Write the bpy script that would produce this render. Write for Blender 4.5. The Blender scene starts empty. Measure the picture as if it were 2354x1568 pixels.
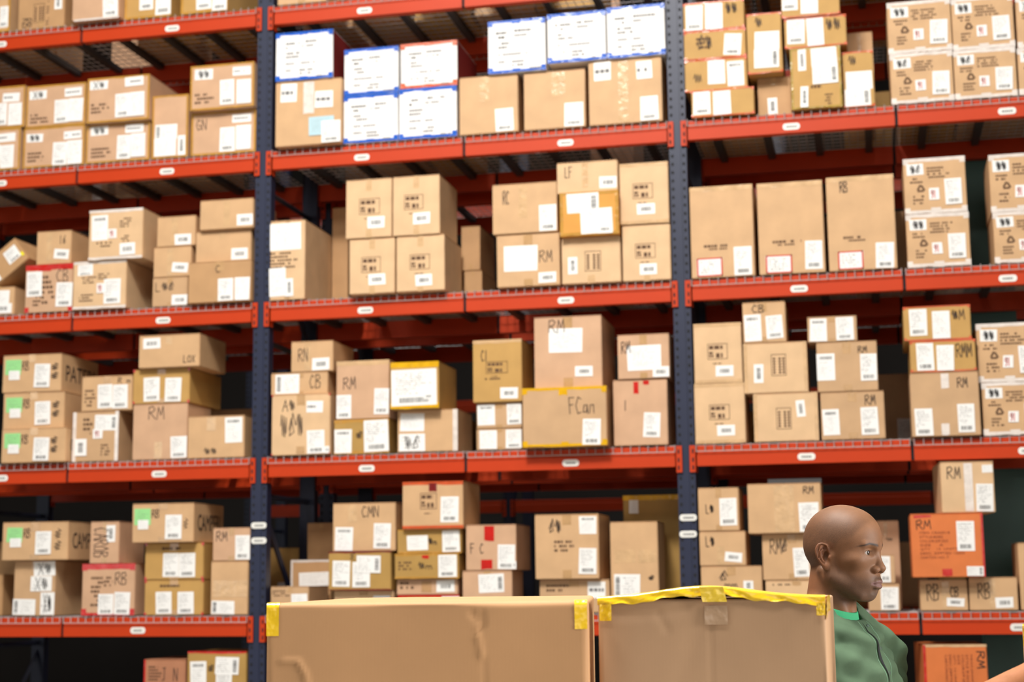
import bpy, bmesh, math, random
import numpy as np
from mathutils import Vector, Matrix

C = bpy.context.scene.collection
SC = bpy.context.scene
R = random.Random(7)

# ------------------------------------------------------------------ camera
CAM = Vector((3.66023, -9.17382, 1.6))
FPX = 3624.18
_y, _p, _r = -0.22182, 0.15136, -0.01031
FW = Vector((math.sin(_y)*math.cos(_p), math.cos(_y)*math.cos(_p), math.sin(_p)))
_rt = Vector((math.cos(_y), -math.sin(_y), 0)); _up = _rt.cross(FW)
RT = _rt*math.cos(_r) + _up*math.sin(_r)
UP = _up*math.cos(_r) - _rt*math.sin(_r)
cd = bpy.data.cameras.new('camera'); cam = bpy.data.objects.new('camera', cd); C.objects.link(cam)
M = Matrix(((RT.x, UP.x, -FW.x, CAM.x), (RT.y, UP.y, -FW.y, CAM.y), (RT.z, UP.z, -FW.z, CAM.z), (0, 0, 0, 1)))
cam.matrix_world = M
cd.sensor_width = 36; cd.sensor_fit = 'HORIZONTAL'
cd.lens = FPX/2354*36
cd.clip_end = 100
cd.dof.use_dof = True; cd.dof.focus_distance = 3.75; cd.dof.aperture_fstop = 4.6
SC.camera = cam

# ------------------------------------------------------------------ world, lights, exposure
SC.view_settings.view_transform = 'Standard'
SC.view_settings.look = 'None'
SC.view_settings.gamma = 1
SC.view_settings.exposure = -0.66
w = bpy.data.worlds.new('world'); SC.world = w; w.use_nodes = True
w.node_tree.nodes['Background'].inputs[0].default_value = (1.0, .93, .86, 1)
w.node_tree.nodes['Background'].inputs[1].default_value = 0.06

def area(name, loc, target, sx, sy, power, col=(1, .96, .9)):
    l = bpy.data.lights.new(name, 'AREA'); l.shape = 'RECTANGLE'; l.size = sx; l.size_y = sy
    l.energy = power; l.color = col
    o = bpy.data.objects.new(name, l); C.objects.link(o); o.location = loc
    o.rotation_euler = (Vector(target)-Vector(loc)).to_track_quat('-Z', 'Y').to_euler()
    return o
# rows of high-bay lamps over the aisle, unseen soft fill lights added behind the camera
for x in (-1.2, 1.8, 4.8):
    area('overhead_light', (x, -5.0, 9.4), (x, -3.6, 0), 1.6, 1.6, 165, (1, .97, .93))
for x in (-1.5, 2.4, 6.0):
    area('overhead_light', (x, 3.9, 9.4), (x, 3.9, 0), 1.6, 1.6, 100, (1, .97, .95))   # over the next aisle
for x in (-1.5, 2.6, 6.6):
    area('overhead_light', (x, -9.5, 9.0), (x, -7.0, 0), 1.6, 1.6, 210, (1, .97, .93))
area('overhead_light', (1.5, -6.3, 8.8), (1.7, -6.2, 0), 1.4, 1.4, 1750, (1, .97, .92))  # extra light added to brighten the left foreground carton's top
sd = area('side_door_daylight', (10.5, -6.9, 2.6), (3.2, -6.0, 1.6), 3.0, 3.4, 125, (1, .97, .93)); sd.data.spread = math.radians(50)
area('front_fill_light', (6.5, -19, 4.0), (2.0, 0, 2.6), 9, 4.5, 380, (1, .96, .9))  # added soft fill from behind the camera
area('front_fill_light', (-8, -14, 3.5), (2.0, -5, 2.0), 5, 4, 260, (.95, .97, 1))

# ------------------------------------------------------------------ pixel measuring helpers
def ray(u, v):
    return (FW + RT*((u-1177)/FPX) - UP*((v-784)/FPX))
def on_y(u, v, Y):
    d = ray(u, v); t = (Y-CAM.y)/d.y
    return CAM + d*t
def at_depth(u, v, dist):
    return CAM + ray(u, v)*dist
def proj(P):
    d = Vector(P)-CAM; z = d.dot(FW)
    return 1177+FPX*d.dot(RT)/z, 784-FPX*d.dot(UP)/z

# ------------------------------------------------------------------ materials
MATS = {}
def lin(r, g, b):
    f = lambda c: ((c/255+.055)/1.055)**2.4 if c > 10 else c/255/12.92
    return (f(r), f(g), f(b), 1)
def mat(name, col, rough=.6, metal=0, spec=.5, noise=0, nscale=20, bump=0, bscale=60, objcol=False, vcol=False, coat=0, stretch=None):
    m = bpy.data.materials.new(name); m.use_nodes = True; MATS[name] = m
    nt = m.node_tree; b = nt.nodes['Principled BSDF']
    b.inputs['Roughness'].default_value = rough; b.inputs['Metallic'].default_value = metal
    b.inputs['Specular IOR Level'].default_value = spec
    b.inputs['Coat Weight'].default_value = coat; b.inputs['Coat Roughness'].default_value = .15
    b.inputs['Base Color'].default_value = col
    src = None
    if objcol:
        n = nt.nodes.new('ShaderNodeObjectInfo'); src = n.outputs['Color']
    if vcol:
        n = nt.nodes.new('ShaderNodeVertexColor'); n.layer_name = 'Col'; src = n.outputs['Color']
    tc = nt.nodes.new('ShaderNodeTexCoord')
    vec = tc.outputs['Object']
    if stretch:
        mp = nt.nodes.new('ShaderNodeMapping'); mp.inputs['Scale'].default_value = stretch
        nt.links.new(vec, mp.inputs['Vector']); vec = mp.outputs['Vector']
    if noise:
        nz = nt.nodes.new('ShaderNodeTexNoise'); nz.inputs['Scale'].default_value = nscale; nz.inputs['Detail'].default_value = 3
        nt.links.new(vec, nz.inputs['Vector'])
        mr = nt.nodes.new('ShaderNodeMapRange'); mr.inputs['From Min'].default_value = .3; mr.inputs['From Max'].default_value = .7
        mr.inputs['To Min'].default_value = 1-noise; mr.inputs['To Max'].default_value = 1+noise*.6
        nt.links.new(nz.outputs['Fac'], mr.inputs['Value'])
        vm = nt.nodes.new('ShaderNodeVectorMath'); vm.operation = 'SCALE'
        if src: nt.links.new(src, vm.inputs[0])
        else: vm.inputs[0].default_value = col[:3]
        nt.links.new(mr.outputs['Result'], vm.inputs['Scale'])
        src = vm.outputs['Vector']
    if src: nt.links.new(src, b.inputs['Base Color'])
    if bump:
        nz = nt.nodes.new('ShaderNodeTexNoise'); nz.inputs['Scale'].default_value = bscale; nz.inputs['Detail'].default_value = 3
        nt.links.new(vec, nz.inputs['Vector'])
        bp = nt.nodes.new('ShaderNodeBump'); bp.inputs['Strength'].default_value = bump; bp.inputs['Distance'].default_value = .01
        nt.links.new(nz.outputs['Fac'], bp.inputs['Height']); nt.links.new(bp.outputs['Normal'], b.inputs['Normal'])
    return m
mat('cardboard', (1, 1, 1, 1), .62, noise=.09, nscale=7, bump=.16, bscale=9, objcol=True, spec=.35)
mat('tape_glossy', (1, 1, 1, 1), .22, noise=.14, nscale=16, bump=.55, bscale=26, objcol=True, coat=.4)
mat('paper', lin(236, 234, 230), .6, spec=.3)
mat('paper_obj', (1, 1, 1, 1), .6, objcol=True, spec=.3)
mat('ink', lin(58, 55, 54), .7, spec=.2)
mat('grey_ink', lin(122, 119, 118), .7, spec=.2)
mat('brown_ink', lin(96, 70, 52), .7, spec=.2)
mat('marker', lin(66, 54, 48), .6, spec=.2)
mat('orange_paint', lin(190, 56, 8), .5, spec=.3, noise=.06, nscale=3)
mat('blue_paint', lin(32, 38, 62), .45, noise=.12, nscale=5)
mat('hole_dark', lin(12, 12, 18), .8)
mat('edge_wear', lin(70, 110, 140), .5)
mat('wire', lin(196, 190, 188), .35, metal=.35)
mat('channel', lin(70, 70, 72), .5, metal=.3)
mat('tag', lin(232, 230, 222), .45)
mat('concrete', lin(150, 146, 138), .55, noise=.15, nscale=1.5, bump=.05, bscale=30)
mat('wall_paint', lin(46, 40, 36), .8, noise=.1, nscale=1)
mat('ceiling_paint', lin(60, 56, 52), .8)
mat('green_steel', lin(62, 96, 86), .45, noise=.1, nscale=2)

# ------------------------------------------------------------------ mesh helper
class MB:
    def __init__(s): s.v = []; s.f = []; s.m = []
    def quad(s, a, b, c, d, m=0):
        n = len(s.v); s.v += [a, b, c, d]; s.f.append((n, n+1, n+2, n+3)); s.m.append(m)
    def box(s, x0, x1, y0, y1, z0, z1, m=0):
        n = len(s.v)
        s.v += [(x0,y0,z0),(x1,y0,z0),(x1,y1,z0),(x0,y1,z0),(x0,y0,z1),(x1,y0,z1),(x1,y1,z1),(x0,y1,z1)]
        for q in ((0,3,2,1),(4,5,6,7),(0,1,5,4),(1,2,6,5),(2,3,7,6),(3,0,4,7)):
            s.f.append(tuple(n+i for i in q)); s.m.append(m)
    def bar(s, p, q, r, m=0, n=4):
        p = Vector(p); q = Vector(q); d = (q-p).normalized()
        a = d.orthogonal().normalized(); b = d.cross(a); k = len(s.v)
        for c in (p, q):
            for i in range(n):
                t = 2*math.pi*(i+.5)/n; s.v.append(tuple(c+a*r*math.cos(t)+b*r*math.sin(t)))
        for i in range(n):
            j = (i+1) % n; s.f.append((k+i, k+j, k+n+j, k+n+i)); s.m.append(m)
        s.f.append(tuple(k+i for i in reversed(range(n)))); s.m.append(m)
        s.f.append(tuple(k+n+i for i in range(n))); s.m.append(m)
    def prism(s, poly, y0, y1, m=0):          # poly in (x, z), counter-clockwise seen from -y
        k = len(s.v); n = len(poly)
        s.v += [(x, y0, z) for x, z in poly] + [(x, y1, z) for x, z in poly]
        s.f.append(tuple(range(k, k+n))); s.m.append(m)
        s.f.append(tuple(range(k+2*n-1, k+n-1, -1))); s.m.append(m)
        for i in range(n):
            j = (i+1) % n; s.f.append((k+i, k+n+i, k+n+j, k+j)); s.m.append(m)
    def mesh(s, name, mats):
        me = bpy.data.meshes.new(name); me.from_pydata(s.v, [], s.f)
        for x in mats: me.materials.append(MATS[x])
        if len(mats) > 1: me.polygons.foreach_set('material_index', s.m)
        me.update(); return me
    def build(s, name, mats, parent=None, color=None, smooth=False):
        if isinstance(mats, str): mats = [mats]
        me = s.mesh(name, mats)
        if smooth: me.polygons.foreach_set('use_smooth', [True]*len(me.polygons))
        return link(name, me, parent, color)
def link(name, me, parent=None, color=None):
    o = bpy.data.objects.new(name, me); C.objects.link(o)
    if parent: o.parent = parent
    if color: o.color = color
    return o
def tag(o, label, cat, group=None, kind=None):
    o['label'] = label; o['category'] = cat
    if group: o['group'] = group
    if kind: o['kind'] = kind
    return o
def empty(name, loc=(0, 0, 0)):
    o = bpy.data.objects.new(name, None); C.objects.link(o); o.location = loc; o.empty_display_size = .1
    return o
def copy_tree(o, parent=None):
    c = o.copy(); C.objects.link(c); c.parent = parent
    for ch in list(o.children): copy_tree(ch, c)
    return c

# ------------------------------------------------------------------ room shell
b = MB(); b.box(-14, 18, -22, 14, -.1, 0); o = b.build('floor', 'concrete'); o['kind'] = 'structure'
b = MB(); b.box(-14, 18, 13.8, 14, 0, 10.5); o = b.build('wall_back', 'wall_paint'); o['kind'] = 'structure'
b = MB(); b.box(-14, 18, -22, 14, 10.5, 10.6); o = b.build('ceiling', 'ceiling_paint'); o['kind'] = 'structure'

# ------------------------------------------------------------------ pallet racking
L = 2.6; G = .04412; HB = .1166; DEPTH = .93
ZL = dict(A=5.28529, B=4.32245, C=3.34655, D=2.3688, E=1.40281, F=.43)
BAYX = dict(left=-G-L, middle=0, right=L+G)
SPLIT = dict(left=.509*L, middle=.4995*L, right=.4838*L)
ROWN = dict(A='top', B='second', C='third', D='fourth', E='fifth', F='lowest')

def upright_frame(x, y, label, depth=DEPTH, tags=False):
    root = empty('upright_frame', (x, y, 0))
    tag(root, label, 'rack upright', 'blue upright frames of the racking')
    hw = .052; top = 6.4
    for fy, s in ((0, 1), (depth-.075, -1)):
        m = MB()
        m.box(-hw, hw, fy, fy+.075, 0, top)
        fr = fy if s == 1 else fy+.075
        m.box(-.017, .017, fr-.005 if s == 1 else fr, fr if s == 1 else fr+.005, 0, top)
        if s == 1:
            z = .05
            while z < top-.05:
                for sx in (-.034, .034):
                    pts = [(sx+.0085*math.cos(t)*1.0, z+.0115*math.sin(t)) for t in [i*math.pi/3 for i in range(6)]]
                    k = len(m.v); m.v += [(px, fr-.0012, pz) for px, pz in pts]; m.f.append(tuple(range(k, k+6))); m.m.append(1)
                z += .0508
        m.build('front_post' if s == 1 else 'rear_post', ['blue_paint', 'hole_dark'], root)
        m = MB(); m.box(-.08, .08, fy-.03, fy+.105, 0, .008); m.build('foot_plate', 'blue_paint', root)
    z = .2; up = True
    while z < 6.0:
        m = MB(); m.bar((0, .05, z), (0, depth-.05, z), .018)
        m.build('horizontal_brace', 'blue_paint', root)
        m = MB(); m.bar((0, .05, z+.04) if up else (0, depth-.05, z+.04), (0, depth-.05, z+.92) if up else (0, .05, z+.92), .018)
        m.build('diagonal_brace', 'blue_paint', root)
        z += .97; up = not up
    return root

def rounded_tag(m, cx, cz, w, h, y, mi=0, n=5):
    r = h*.45; pts = []
    for qx, qz, a0 in ((w/2-r, -h/2+r, -90), (w/2-r, h/2-r, 0), (-w/2+r, h/2-r, 90), (-w/2+r, -h/2+r, 180)):
        for i in range(n):
            a = math.radians(a0+90*i/(n-1)); pts.append((cx+qx+r*math.cos(a), cz+qz+r*math.sin(a)))
    m.prism(pts, y-.002, y, mi)

def location_label(parent, x, z, y, wd=.1, ht=.04, seed=0):
    m = MB(); rounded_tag(m, 0, 0, wd, ht, 0)
    rr = random.Random(seed); xx = -wd*.28
    while xx < wd*.28:
        ww = rr.uniform(.004, .009); m.quad((xx, -.0028, -ht*.18), (xx+ww, -.0028, -ht*.18), (xx+ww, -.0028, ht*.14), (xx, -.0028, ht*.14), 1); xx += ww+.003
    o = m.build('location_label', ['tag', 'grey_ink'], parent); o.location = (x, y, z); return o

def rail_mesh(w):
    m = MB(); h = HB
    # stepped box section: lower face proud, upper face set back a little
    prof = [(0, -h), (0, -.042), (.004, -.038), (.004, -.003), (.007, 0), (.05, 0), (.05, -h), ]
    k = len(m.v); n = len(prof)
    m.v += [(0, y, z) for y, z in prof] + [(w, y, z) for y, z in prof]
    m.f.append(tuple(range(k, k+n))); m.m.append(0)
    m.f.append(tuple(range(k+2*n-1, k+n-1, -1))); m.m.append(0)
    for i in range(n):
        j = (i+1) % n; m.f.append((k+i, k+n+i, k+n+j, k+j)); m.m.append(0)
    m.f = [tuple(reversed(f)) for f in m.f]
    return m
def connector_mesh(sgn):
    m = MB()
    m.box(0 if sgn > 0 else -.04, .04 if sgn > 0 else 0, -.008, 0, -.152, .003)
    x = .02*sgn
    for z in (-.03, -.08, -.125):
        m.box(x-.005, x+.005, -.0095, -.008, z-.012, z+.012, 1)
    x2 = .04*sgn
    m.box(min(x2, x2-.006*sgn), max(x2, x2-.006*sgn), -.008, .05, -.152, .003)
    return m
def shelf_beam(bay, row, y, face, where, labels=(), rear=False):
    x0 = BAYX[bay]; sp = SPLIT[bay]
    root = empty('shelf_beam', (x0, y, ZL[row]))
    tag(root, f'orange steel beam, {ROWN[row]} level of the {bay} bay, {where}', 'shelf beam', 'orange shelf beams')
    s = 1 if not rear else -1
    g = .009
    for a, bb in ((.03, sp-g), (sp+g, L-.03)):
        o = rail_mesh(bb-a).build('beam_rail', 'orange_paint', root); o.location = (a, 0, 0)
        if rear: o.rotation_euler = (0, 0, math.pi); o.location = (bb, .05, 0)
    m = MB(); m.box(sp-.05, sp+.05, .012, .046, -HB+.006, -.006); m.build('splice_plate', 'hole_dark', root)
    for sx, xx in ((1, 0), (-1, L)):
        o = connector_mesh(sx).build('end_connector', ['orange_paint', 'hole_dark'], root); o.location = (xx, 0, 0)
        if rear: o.rotation_euler = (0, 0, math.pi); o.location = (xx, .05, 0); o.scale = (-1, 1, 1)
    for i, u in enumerate(labels):
        P = on_y(u, proj((0, y, ZL[row]-HB*.62))[1] if 0 else 0, y)
        # place by x only, at the right height on the beam face
        for _ in range(4):
            v = proj((P.x, y, ZL[row]-HB*.68))[1]; P = on_y(u, v, y)
        location_label(root, P.x-x0, -HB*.68, 0, seed=int(u))
    return root

TAGS = {('left','A'): (0, 396), ('middle','A'): (838,), ('left','B'): (0, 384), ('middle','B'): (832, 1300), ('left','C'): (375,),
        ('middle','C'): (840, 1301), ('left','D'): (2, 366), ('middle','D'): (843, 1312), ('left','E'): (317,), ('middle','E'): (850, 1320),
        ('right','B'): (1819, 2315), ('right','C'): (1837, 2317), ('right','D'): (1854, 2362), ('right','E'): (1870, 2344)}
YR = DEPTH+.32      # front of the rear rack row
for xi, (x, nm) in enumerate(((-G*1.5-L, 'at the far left end'), (-G/2, 'between the left and middle bays'), (L+G/2, 'between the middle and right bays'), (2*L+G*1.5, 'at the far right end'))):
    f = upright_frame(x, .006, f'dark blue perforated steel rack upright {nm} of the front rack')
    if xi in (1, 2):
        for u, v in (((595, 1208), (595, 1243)), ((1582, 1190), (1582, 1228)))[xi-1]:
            P = on_y(u, v, 0); location_label(f, P.x-x, P.z, -.0055, .1, .038, seed=int(v))
    upright_frame(x, YR, f'dark blue rack upright {nm} of the rear rack, in shade')
    for k, yy in enumerate((5.6,)):
        upright_frame(x+.3, yy, f'dim blue rack upright {nm} of the distant rack')

def wire_deck_proto(w):
    root_m = MB(); r = .0026; d = DEPTH-.004
    x = .008; n = int(round((w-.016)/.0515)); st = (w-.016)/n
    for i in range(n+1):
        xx = .008+i*st
        root_m.bar((xx, -.010, .004), (xx, d, .004), r)
        root_m.bar((xx, -.012, .006), (xx, -.012, -.036), r)
    root_m.bar((.008, -.014, -.036), (w-.008, -.014, -.036), r*1.15)
    root_m.bar((.008, d-.002, -.03), (w-.008, d-.002, -.03), r)
    k = 0
    while k*.078 < d-.02:
        root_m.bar((.002, .02+k*.078, .0), (w-.002, .02+k*.078, .0), r*1.25); k += 1
    o = root_m.build('wire_deck', 'wire')
    for i in range(4):
        xx = w*(i+.5)/4
        m = MB(); m.box(xx-.022, xx+.022, .052, d-.052, -.040, -.003)
        m.box(xx-.026, xx+.026, .004, .052, -.0065, -.0025); m.box(xx-.026, xx+.026, d-.052, d-.004, -.0065, -.0025)
        m.build('support_channel', 'channel', o)
    return o
decks = {}
def deck(bay, half, row, y, where, deep=''):
    sp = SPLIT[bay]; w = (sp if half == 0 else L-sp)-.036; key = (round(w, 3))
    if key in decks: o = copy_tree(decks[key])
    else: o = decks[key] = wire_deck_proto(w)
    o.location = (BAYX[bay]+(.032 if half == 0 else sp+.004), y, ZL[row]+.003)
    side = ('left', 'right')[half]
    tag(o, f'galvanised wire mesh deck, {side} half of the {bay} bay, {ROWN[row]} level, {where} rack', 'wire deck', 'wire mesh decks of the racking')
    return o
for bay in ('left', 'middle', 'right'):
    for row in 'ABCDEF':
        shelf_beam(bay, row, 0, -1, 'aisle side of the front rack', TAGS.get((bay, row), ()))
        shelf_beam(bay, row, DEPTH-.045, 1, 'back side of the front rack', (), True)
        shelf_beam(bay, row, YR, 1, 'near side of the rear rack', (), False)
        shelf_beam(bay, row, YR+DEPTH-.05, 1, 'far side of the rear rack', (), True)
        for h in (0, 1):
            deck(bay, h, row, 0, 'front')
            if row in 'ABCD': deck(bay, h, row, YR, 'rear')
        if row != 'F':
            o = shelf_beam(bay, row, 5.594, 1, 'distant rack across the next aisle', ())
            o.location.x += .3
# ------------------------------------------------------------------ cartons
K = lin(205, 165, 122); KD = lin(188, 146, 102); KP = lin(203, 162, 128); KL = lin(217, 180, 138)
KA = lin(190, 148, 84); KO = lin(214, 118, 62); KW = lin(238, 235, 232); KOL = lin(176, 138, 74); KG = lin(196, 158, 118)
TA = lin(190, 140, 62); TY = lin(224, 170, 20); TR = lin(196, 34, 26); TB = lin(20, 88, 190); TW = lin(226, 214, 204)
CTD = lin(192, 152, 106); TC = lin(210, 172, 128); TO = lin(206, 88, 46); TLB = lin(180, 208, 216); GR = lin(150, 214, 140); TM = lin(120, 30, 30)

STROKES = {
 'R': [[(0,0),(.02,.95)],[(0,.9),(.35,1),(.55,.8),(.4,.58),(.05,.5)],[(.15,.52),(.6,0)]],
 'B': [[(0,0),(.03,1)],[(0,.95),(.4,1),(.5,.75),(.1,.55),(.5,.4),(.5,.08),(0,0)]],
 'M': [[(0,0),(.12,.95),(.32,.3),(.55,1),(.62,.02)]],
 'C': [[(.55,.85),(.25,1),(0,.5),(.2,.02),(.55,.12)]],
 'A': [[(0,0),(.3,1),(.58,0)],[(.1,.4),(.5,.42)]],
 'N': [[(0,0),(.05,1),(.5,.02),(.55,1)]],
 'F': [[(.05,0),(0,1),(.5,1)],[(.02,.55),(.4,.58)]],
 'G': [[(.55,.85),(.25,1),(0,.5),(.2,.02),(.55,.1),(.55,.45),(.3,.45)]],
 'W': [[(0,1),(.15,0),(.3,.7),(.45,0),(.62,1)]],
 'L': [[(.05,1),(.05,0),(.5,0)]],
 'O': [[(.3,1),(0,.6),(.1,.05),(.45,.05),(.55,.6),(.3,1)]],
 '1': [[(.2,1),(.2,0)]], '6': [[(.5,1),(.1,.5),(.15,.02),(.5,.1),(.45,.5),(.1,.4)]],
 '4': [[(.1,1),(.05,.45),(.6,.5)],[(.45,1),(.4,0)]],
 '5': [[(.55,1),(.1,1),(.1,.6),(.5,.5),(.45,.05),(.05,.05)]],
 'X': [[(0,0),(.55,1)],[(0,1),(.55,0)]], 'a': [[(.45,.5),(.1,.5),(.05,.1),(.4,.1),(.45,.5),(.5,0)]],
 'n': [[(0,0),(.05,.5),(.4,.5),(.45,0)]], 'm': [[(0,0),(.05,.5),(.28,.4),(.3,0)],[(.3,.4),(.5,.5),(.6,0)]],
 '~': [[(0,.5),(.12,.95),(.2,.1),(.32,.9),(.38,.05),(.5,.8),(.55,.2)]], '?': [[(0,.3),(.25,.8),(.5,.2),(.1,.1),(.4,1),(.6,.5)]],
 'J': [[(.1,1),(.5,1)],[(.35,1),(.35,.1),(.05,.05)]], 'P': [[(0,0),(.02,.95)],[(0,.9),(.35,1),(.55,.8),(.4,.55),(.05,.5)]],
 'T': [[(0,1),(.6,1)],[(.3,1),(.3,0)]], 'H': [[(0,0),(0,1)],[(.5,0),(.5,1)],[(0,.5),(.5,.5)]], ' ': [], '-': [[(.1,.5),(.5,.5)]],
}
def ribbon(m, pts, r, y, mi=0):
    for (x0, z0), (x1, z1) in zip(pts, pts[1:]):
        dx, dz = x1-x0, z1-z0; l = math.hypot(dx, dz) or 1e-6
        nx, nz = -dz/l*r, dx/l*r; ex, ez = dx/l*r*.7, dz/l*r*.7
        m.quad((x0-nx-ex, y, z0-nz-ez), (x1-nx+ex, y, z1-nz+ez), (x1+nx+ex, y, z1+nz+ez), (x0+nx-ex, y, z0+nz-ez), mi)
def write(m, text, x0, z0, x1, z1, rot=0, y=-.0016, r=None, mi=0):
    w, h = x1-x0, z1-z0
    if rot: w, h = h, w
    n = len(text); cw = w/n; r = r or min(.0025, h*.04+.0008)
    rr = random.Random(text+str(round(x0, 3)))
    for i, ch in enumerate(text):
        for st in STROKES.get(ch, []):
            pts = []
            for a, b2 in st:
                px = (i+a*1.35)*cw+rr.uniform(-.02, .02)*h; pz = b2*h+rr.uniform(-.03, .03)*h
                if rot == 1: px, pz = pz, w-px         # reads downward
                elif rot == -1: px, pz = h-pz, px
                pts.append((x0+px, z0+pz))
            ribbon(m, pts, r, y, mi)
def dashes(m, x0, z0, x1, z1, rows, rr, y, mi=0, fill=.85, th=.5):
    hh = (z1-z0)/rows
    for i in range(rows):
        zt = z1-hh*(i+.5*(1-th)); x = x0; end = x0+(x1-x0)*rr.uniform(.6, 1)
        while x < end:
            ww = min(rr.uniform(.5, 1.3)*hh*th*1.1, end-x)
            if rr.random() < fill and ww > .0008:
                m.quad((x, y, zt-hh*th), (x+ww, y, zt-hh*th), (x+ww, y, zt), (x, y, zt), mi)
            x += ww+hh*th*.28
def barcode(m, x0, z0, x1, z1, rr, y, mi=0, vert=False):
    if vert:
        z = z0
        while z < z1:
            t = rr.choice((.0018, .0026, .0042)); m.quad((x0, y, z), (x1, y, z), (x1, y, min(z+t, z1)), (x0, y, min(z+t, z1)), mi); z += t+rr.choice((.0022, .0034))
        return
    x = x0
    while x < x1:
        t = rr.choice((.0018, .0026, .0042)); m.quad((x, y, z0), (min(x+t, x1), y, z0), (min(x+t, x1), y, z1), (x, y, z1), mi); x += t+rr.choice((.0022, .0034))
def sticker(parent, x0, z0, x1, z1, style='b', name='shipping_label', ang=0, base=0.0, color=None):
    rr = random.Random(round(x0*911+z0*577+x1*31, 3)); w, h = x1-x0, z1-z0
    m = MB(); y = -.0012
    if color: y = -.0009
    j = [rr.uniform(-.002, .002) for _ in range(4)]
    m.prism([(j[0], 0), (w+j[1], 0), (w+j[2], h), (j[3], h)], y, 0, 0); yi = y-.0006
    if style == 'b':      # shipping label, barcode low
        dashes(m, w*.1, h*.52, w*.9, h*.93, 7, rr, yi, 2, .6, .32); dashes(m, w*.08, h*.3, w*.6, h*.5, 3, rr, yi, 2, .5, .3)
        barcode(m, w*.18, h*.08, w*.82, h*.22, rr, yi, 1)
    elif style == 'n':    # pale label, faint lines
        dashes(m, w*.1, h*.15, w*.9, h*.92, 9, rr, yi, 2, .4, .22)
    elif style == 't':    # barcode near the top
        barcode(m, w*.15, h*.78, w*.85, h*.9, rr, yi, 1); dashes(m, w*.1, h*.1, w*.85, h*.7, 8, rr, yi, 2, .4, .22)
    elif style == 's':    # small inventory sticker
        barcode(m, w*.22, h*.3, w*.8, h*.68, rr, yi, 1)
    elif style == 'sv':
        barcode(m, w*.3, h*.2, w*.7, h*.8, rr, yi, 1, True)
    elif style == 'v':    # landscape label with a vertical barcode at the right
        barcode(m, w*.76, h*.15, w*.92, h*.85, rr, yi, 1, True); dashes(m, w*.06, h*.1, w*.66, h*.9, 7, rr, yi, 2, .45, .25)
    elif style == 'vl':
        barcode(m, w*.06, h*.12, w*.22, h*.88, rr, yi, 1, True); dashes(m, w*.32, h*.1, w*.92, h*.9, 7, rr, yi, 2, .45, .25)
    elif style == 'x':    # scribbled over with marker
        dashes(m, w*.1, h*.1, w*.9, h*.9, 4, rr, yi, 2, .5, .25)
        write(m, rr.choice(('~~', 'X~', '~?')), w*.22, h*.08, w*.85, h*.92, 0, yi-.0003, .0022, 1)
    elif style == 'l':    # single line of print
        dashes(m, w*.08, h*.3, w*.92, h*.7, 1, rr, yi, 2, .9, .5)
    elif style == 'r':    # red-framed label
        for q in ((0, 0, w, h*.07), (0, h*.93, w, h), (0, 0, w*.06, h), (w*.94, 0, w, h)): m.quad((q[0], yi, q[1]), (q[2], yi, q[1]), (q[2], yi, q[3]), (q[0], yi, q[3]), 3)
        dashes(m, w*.12, h*.15, w*.88, h*.85, 5, rr, yi-.0002, 1, .5, .3)
    elif style == '91':
        write(m, '61'[::-1] if 0 else '91' if '9' in STROKES else '61', w*.2, h*.15, w*.8, h*.8, 0, yi, .0025, 3)
    elif style == 'g':
        dashes(m, w*.1, h*.1, w*.9, h*.9, 5, rr, yi, 2, .5, .2)
    o = m.build(name, ['paper_obj', 'ink', 'grey_ink', 'red_ink'], parent, color or lin(238, 236, 232))
    o.location = (x0, base, z0)
    if ang: o.rotation_euler = (0, math.radians(ang), 0)
    return o
mat('red_ink', lin(200, 50, 40), .7)
STROKES['9'] = [[(.5,.9),(.15,1),(.05,.7),(.2,.5),(.5,.65),(.5,.95),(.42,.3),(.15,0)]]

def tape(parent, x0, z0, x1, z1, col, y=-.0007, wrap=0, name='packing_tape', gloss=True, poly=None):
    m = MB()
    n = max(2, int((x1-x0)/.05)); rr = random.Random(round(x0*77+z0*13+z1, 3))
    lo = [z0+rr.uniform(-.003, .003) for _ in range(n+1)]
    for i in range(n):
        a = x0+(x1-x0)*i/n; c = x0+(x1-x0)*(i+1)/n
        m.quad((a, y, lo[i]), (c, y, lo[i+1]), (c, y, z1), (a, y, z1))
        if wrap: m.quad((a, y, z1), (c, y, z1), (c, wrap, z1+.0008), (a, wrap, z1+.0008))
    return m.build(name, 'tape_glossy' if gloss else 'paper_obj', parent, col)

def carton_mesh(w, d, h, bevel=.004, jit=.0025, seed=0, flaps=True):
    rr = random.Random(seed); bm = bmesh.new()
    t = .003 if flaps else 0
    def bx(x0, x1, y0, y1, z0, z1, bv, jj=0):
        vs = [bm.verts.new((x, y, z)) for z in (z0, z1) for (x, y) in ((x0, y0), (x1, y0), (x1, y1), (x0, y1))]
        fs = [bm.faces.new([vs[i] for i in q]) for q in ((0,3,2,1),(4,5,6,7),(0,1,5,4),(1,2,6,5),(2,3,7,6),(3,0,4,7))]
        if jj:
            for v in vs:
                v.co.x += rr.uniform(-jj, 0)*(1 if v.co.x > 0 else -1)
                if v.co.z > z0+1e-5: v.co.z -= rr.uniform(0, jj*.4)
        if bv:
            bmesh.ops.bevel(bm, geom=list({e for f in fs for e in f.edges}), offset=bv, segments=2, affect='EDGES', clamp_overlap=True)
    bx(-w/2, w/2, 0, d, 0, h-t, bevel, jit)
    if flaps:
        g = .002
        bx(-w/2+.001, -g, .001, d-.001, h-t-.0004, h, .0008)
        bx(g, w/2-.001, .001, d-.001, h-t-.0004, h, .0008)
    me = bpy.data.meshes.new('cardboard_box'); bm.to_mesh(me); bm.free()
    me.materials.append(MATS['cardboard'])
    return me

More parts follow.
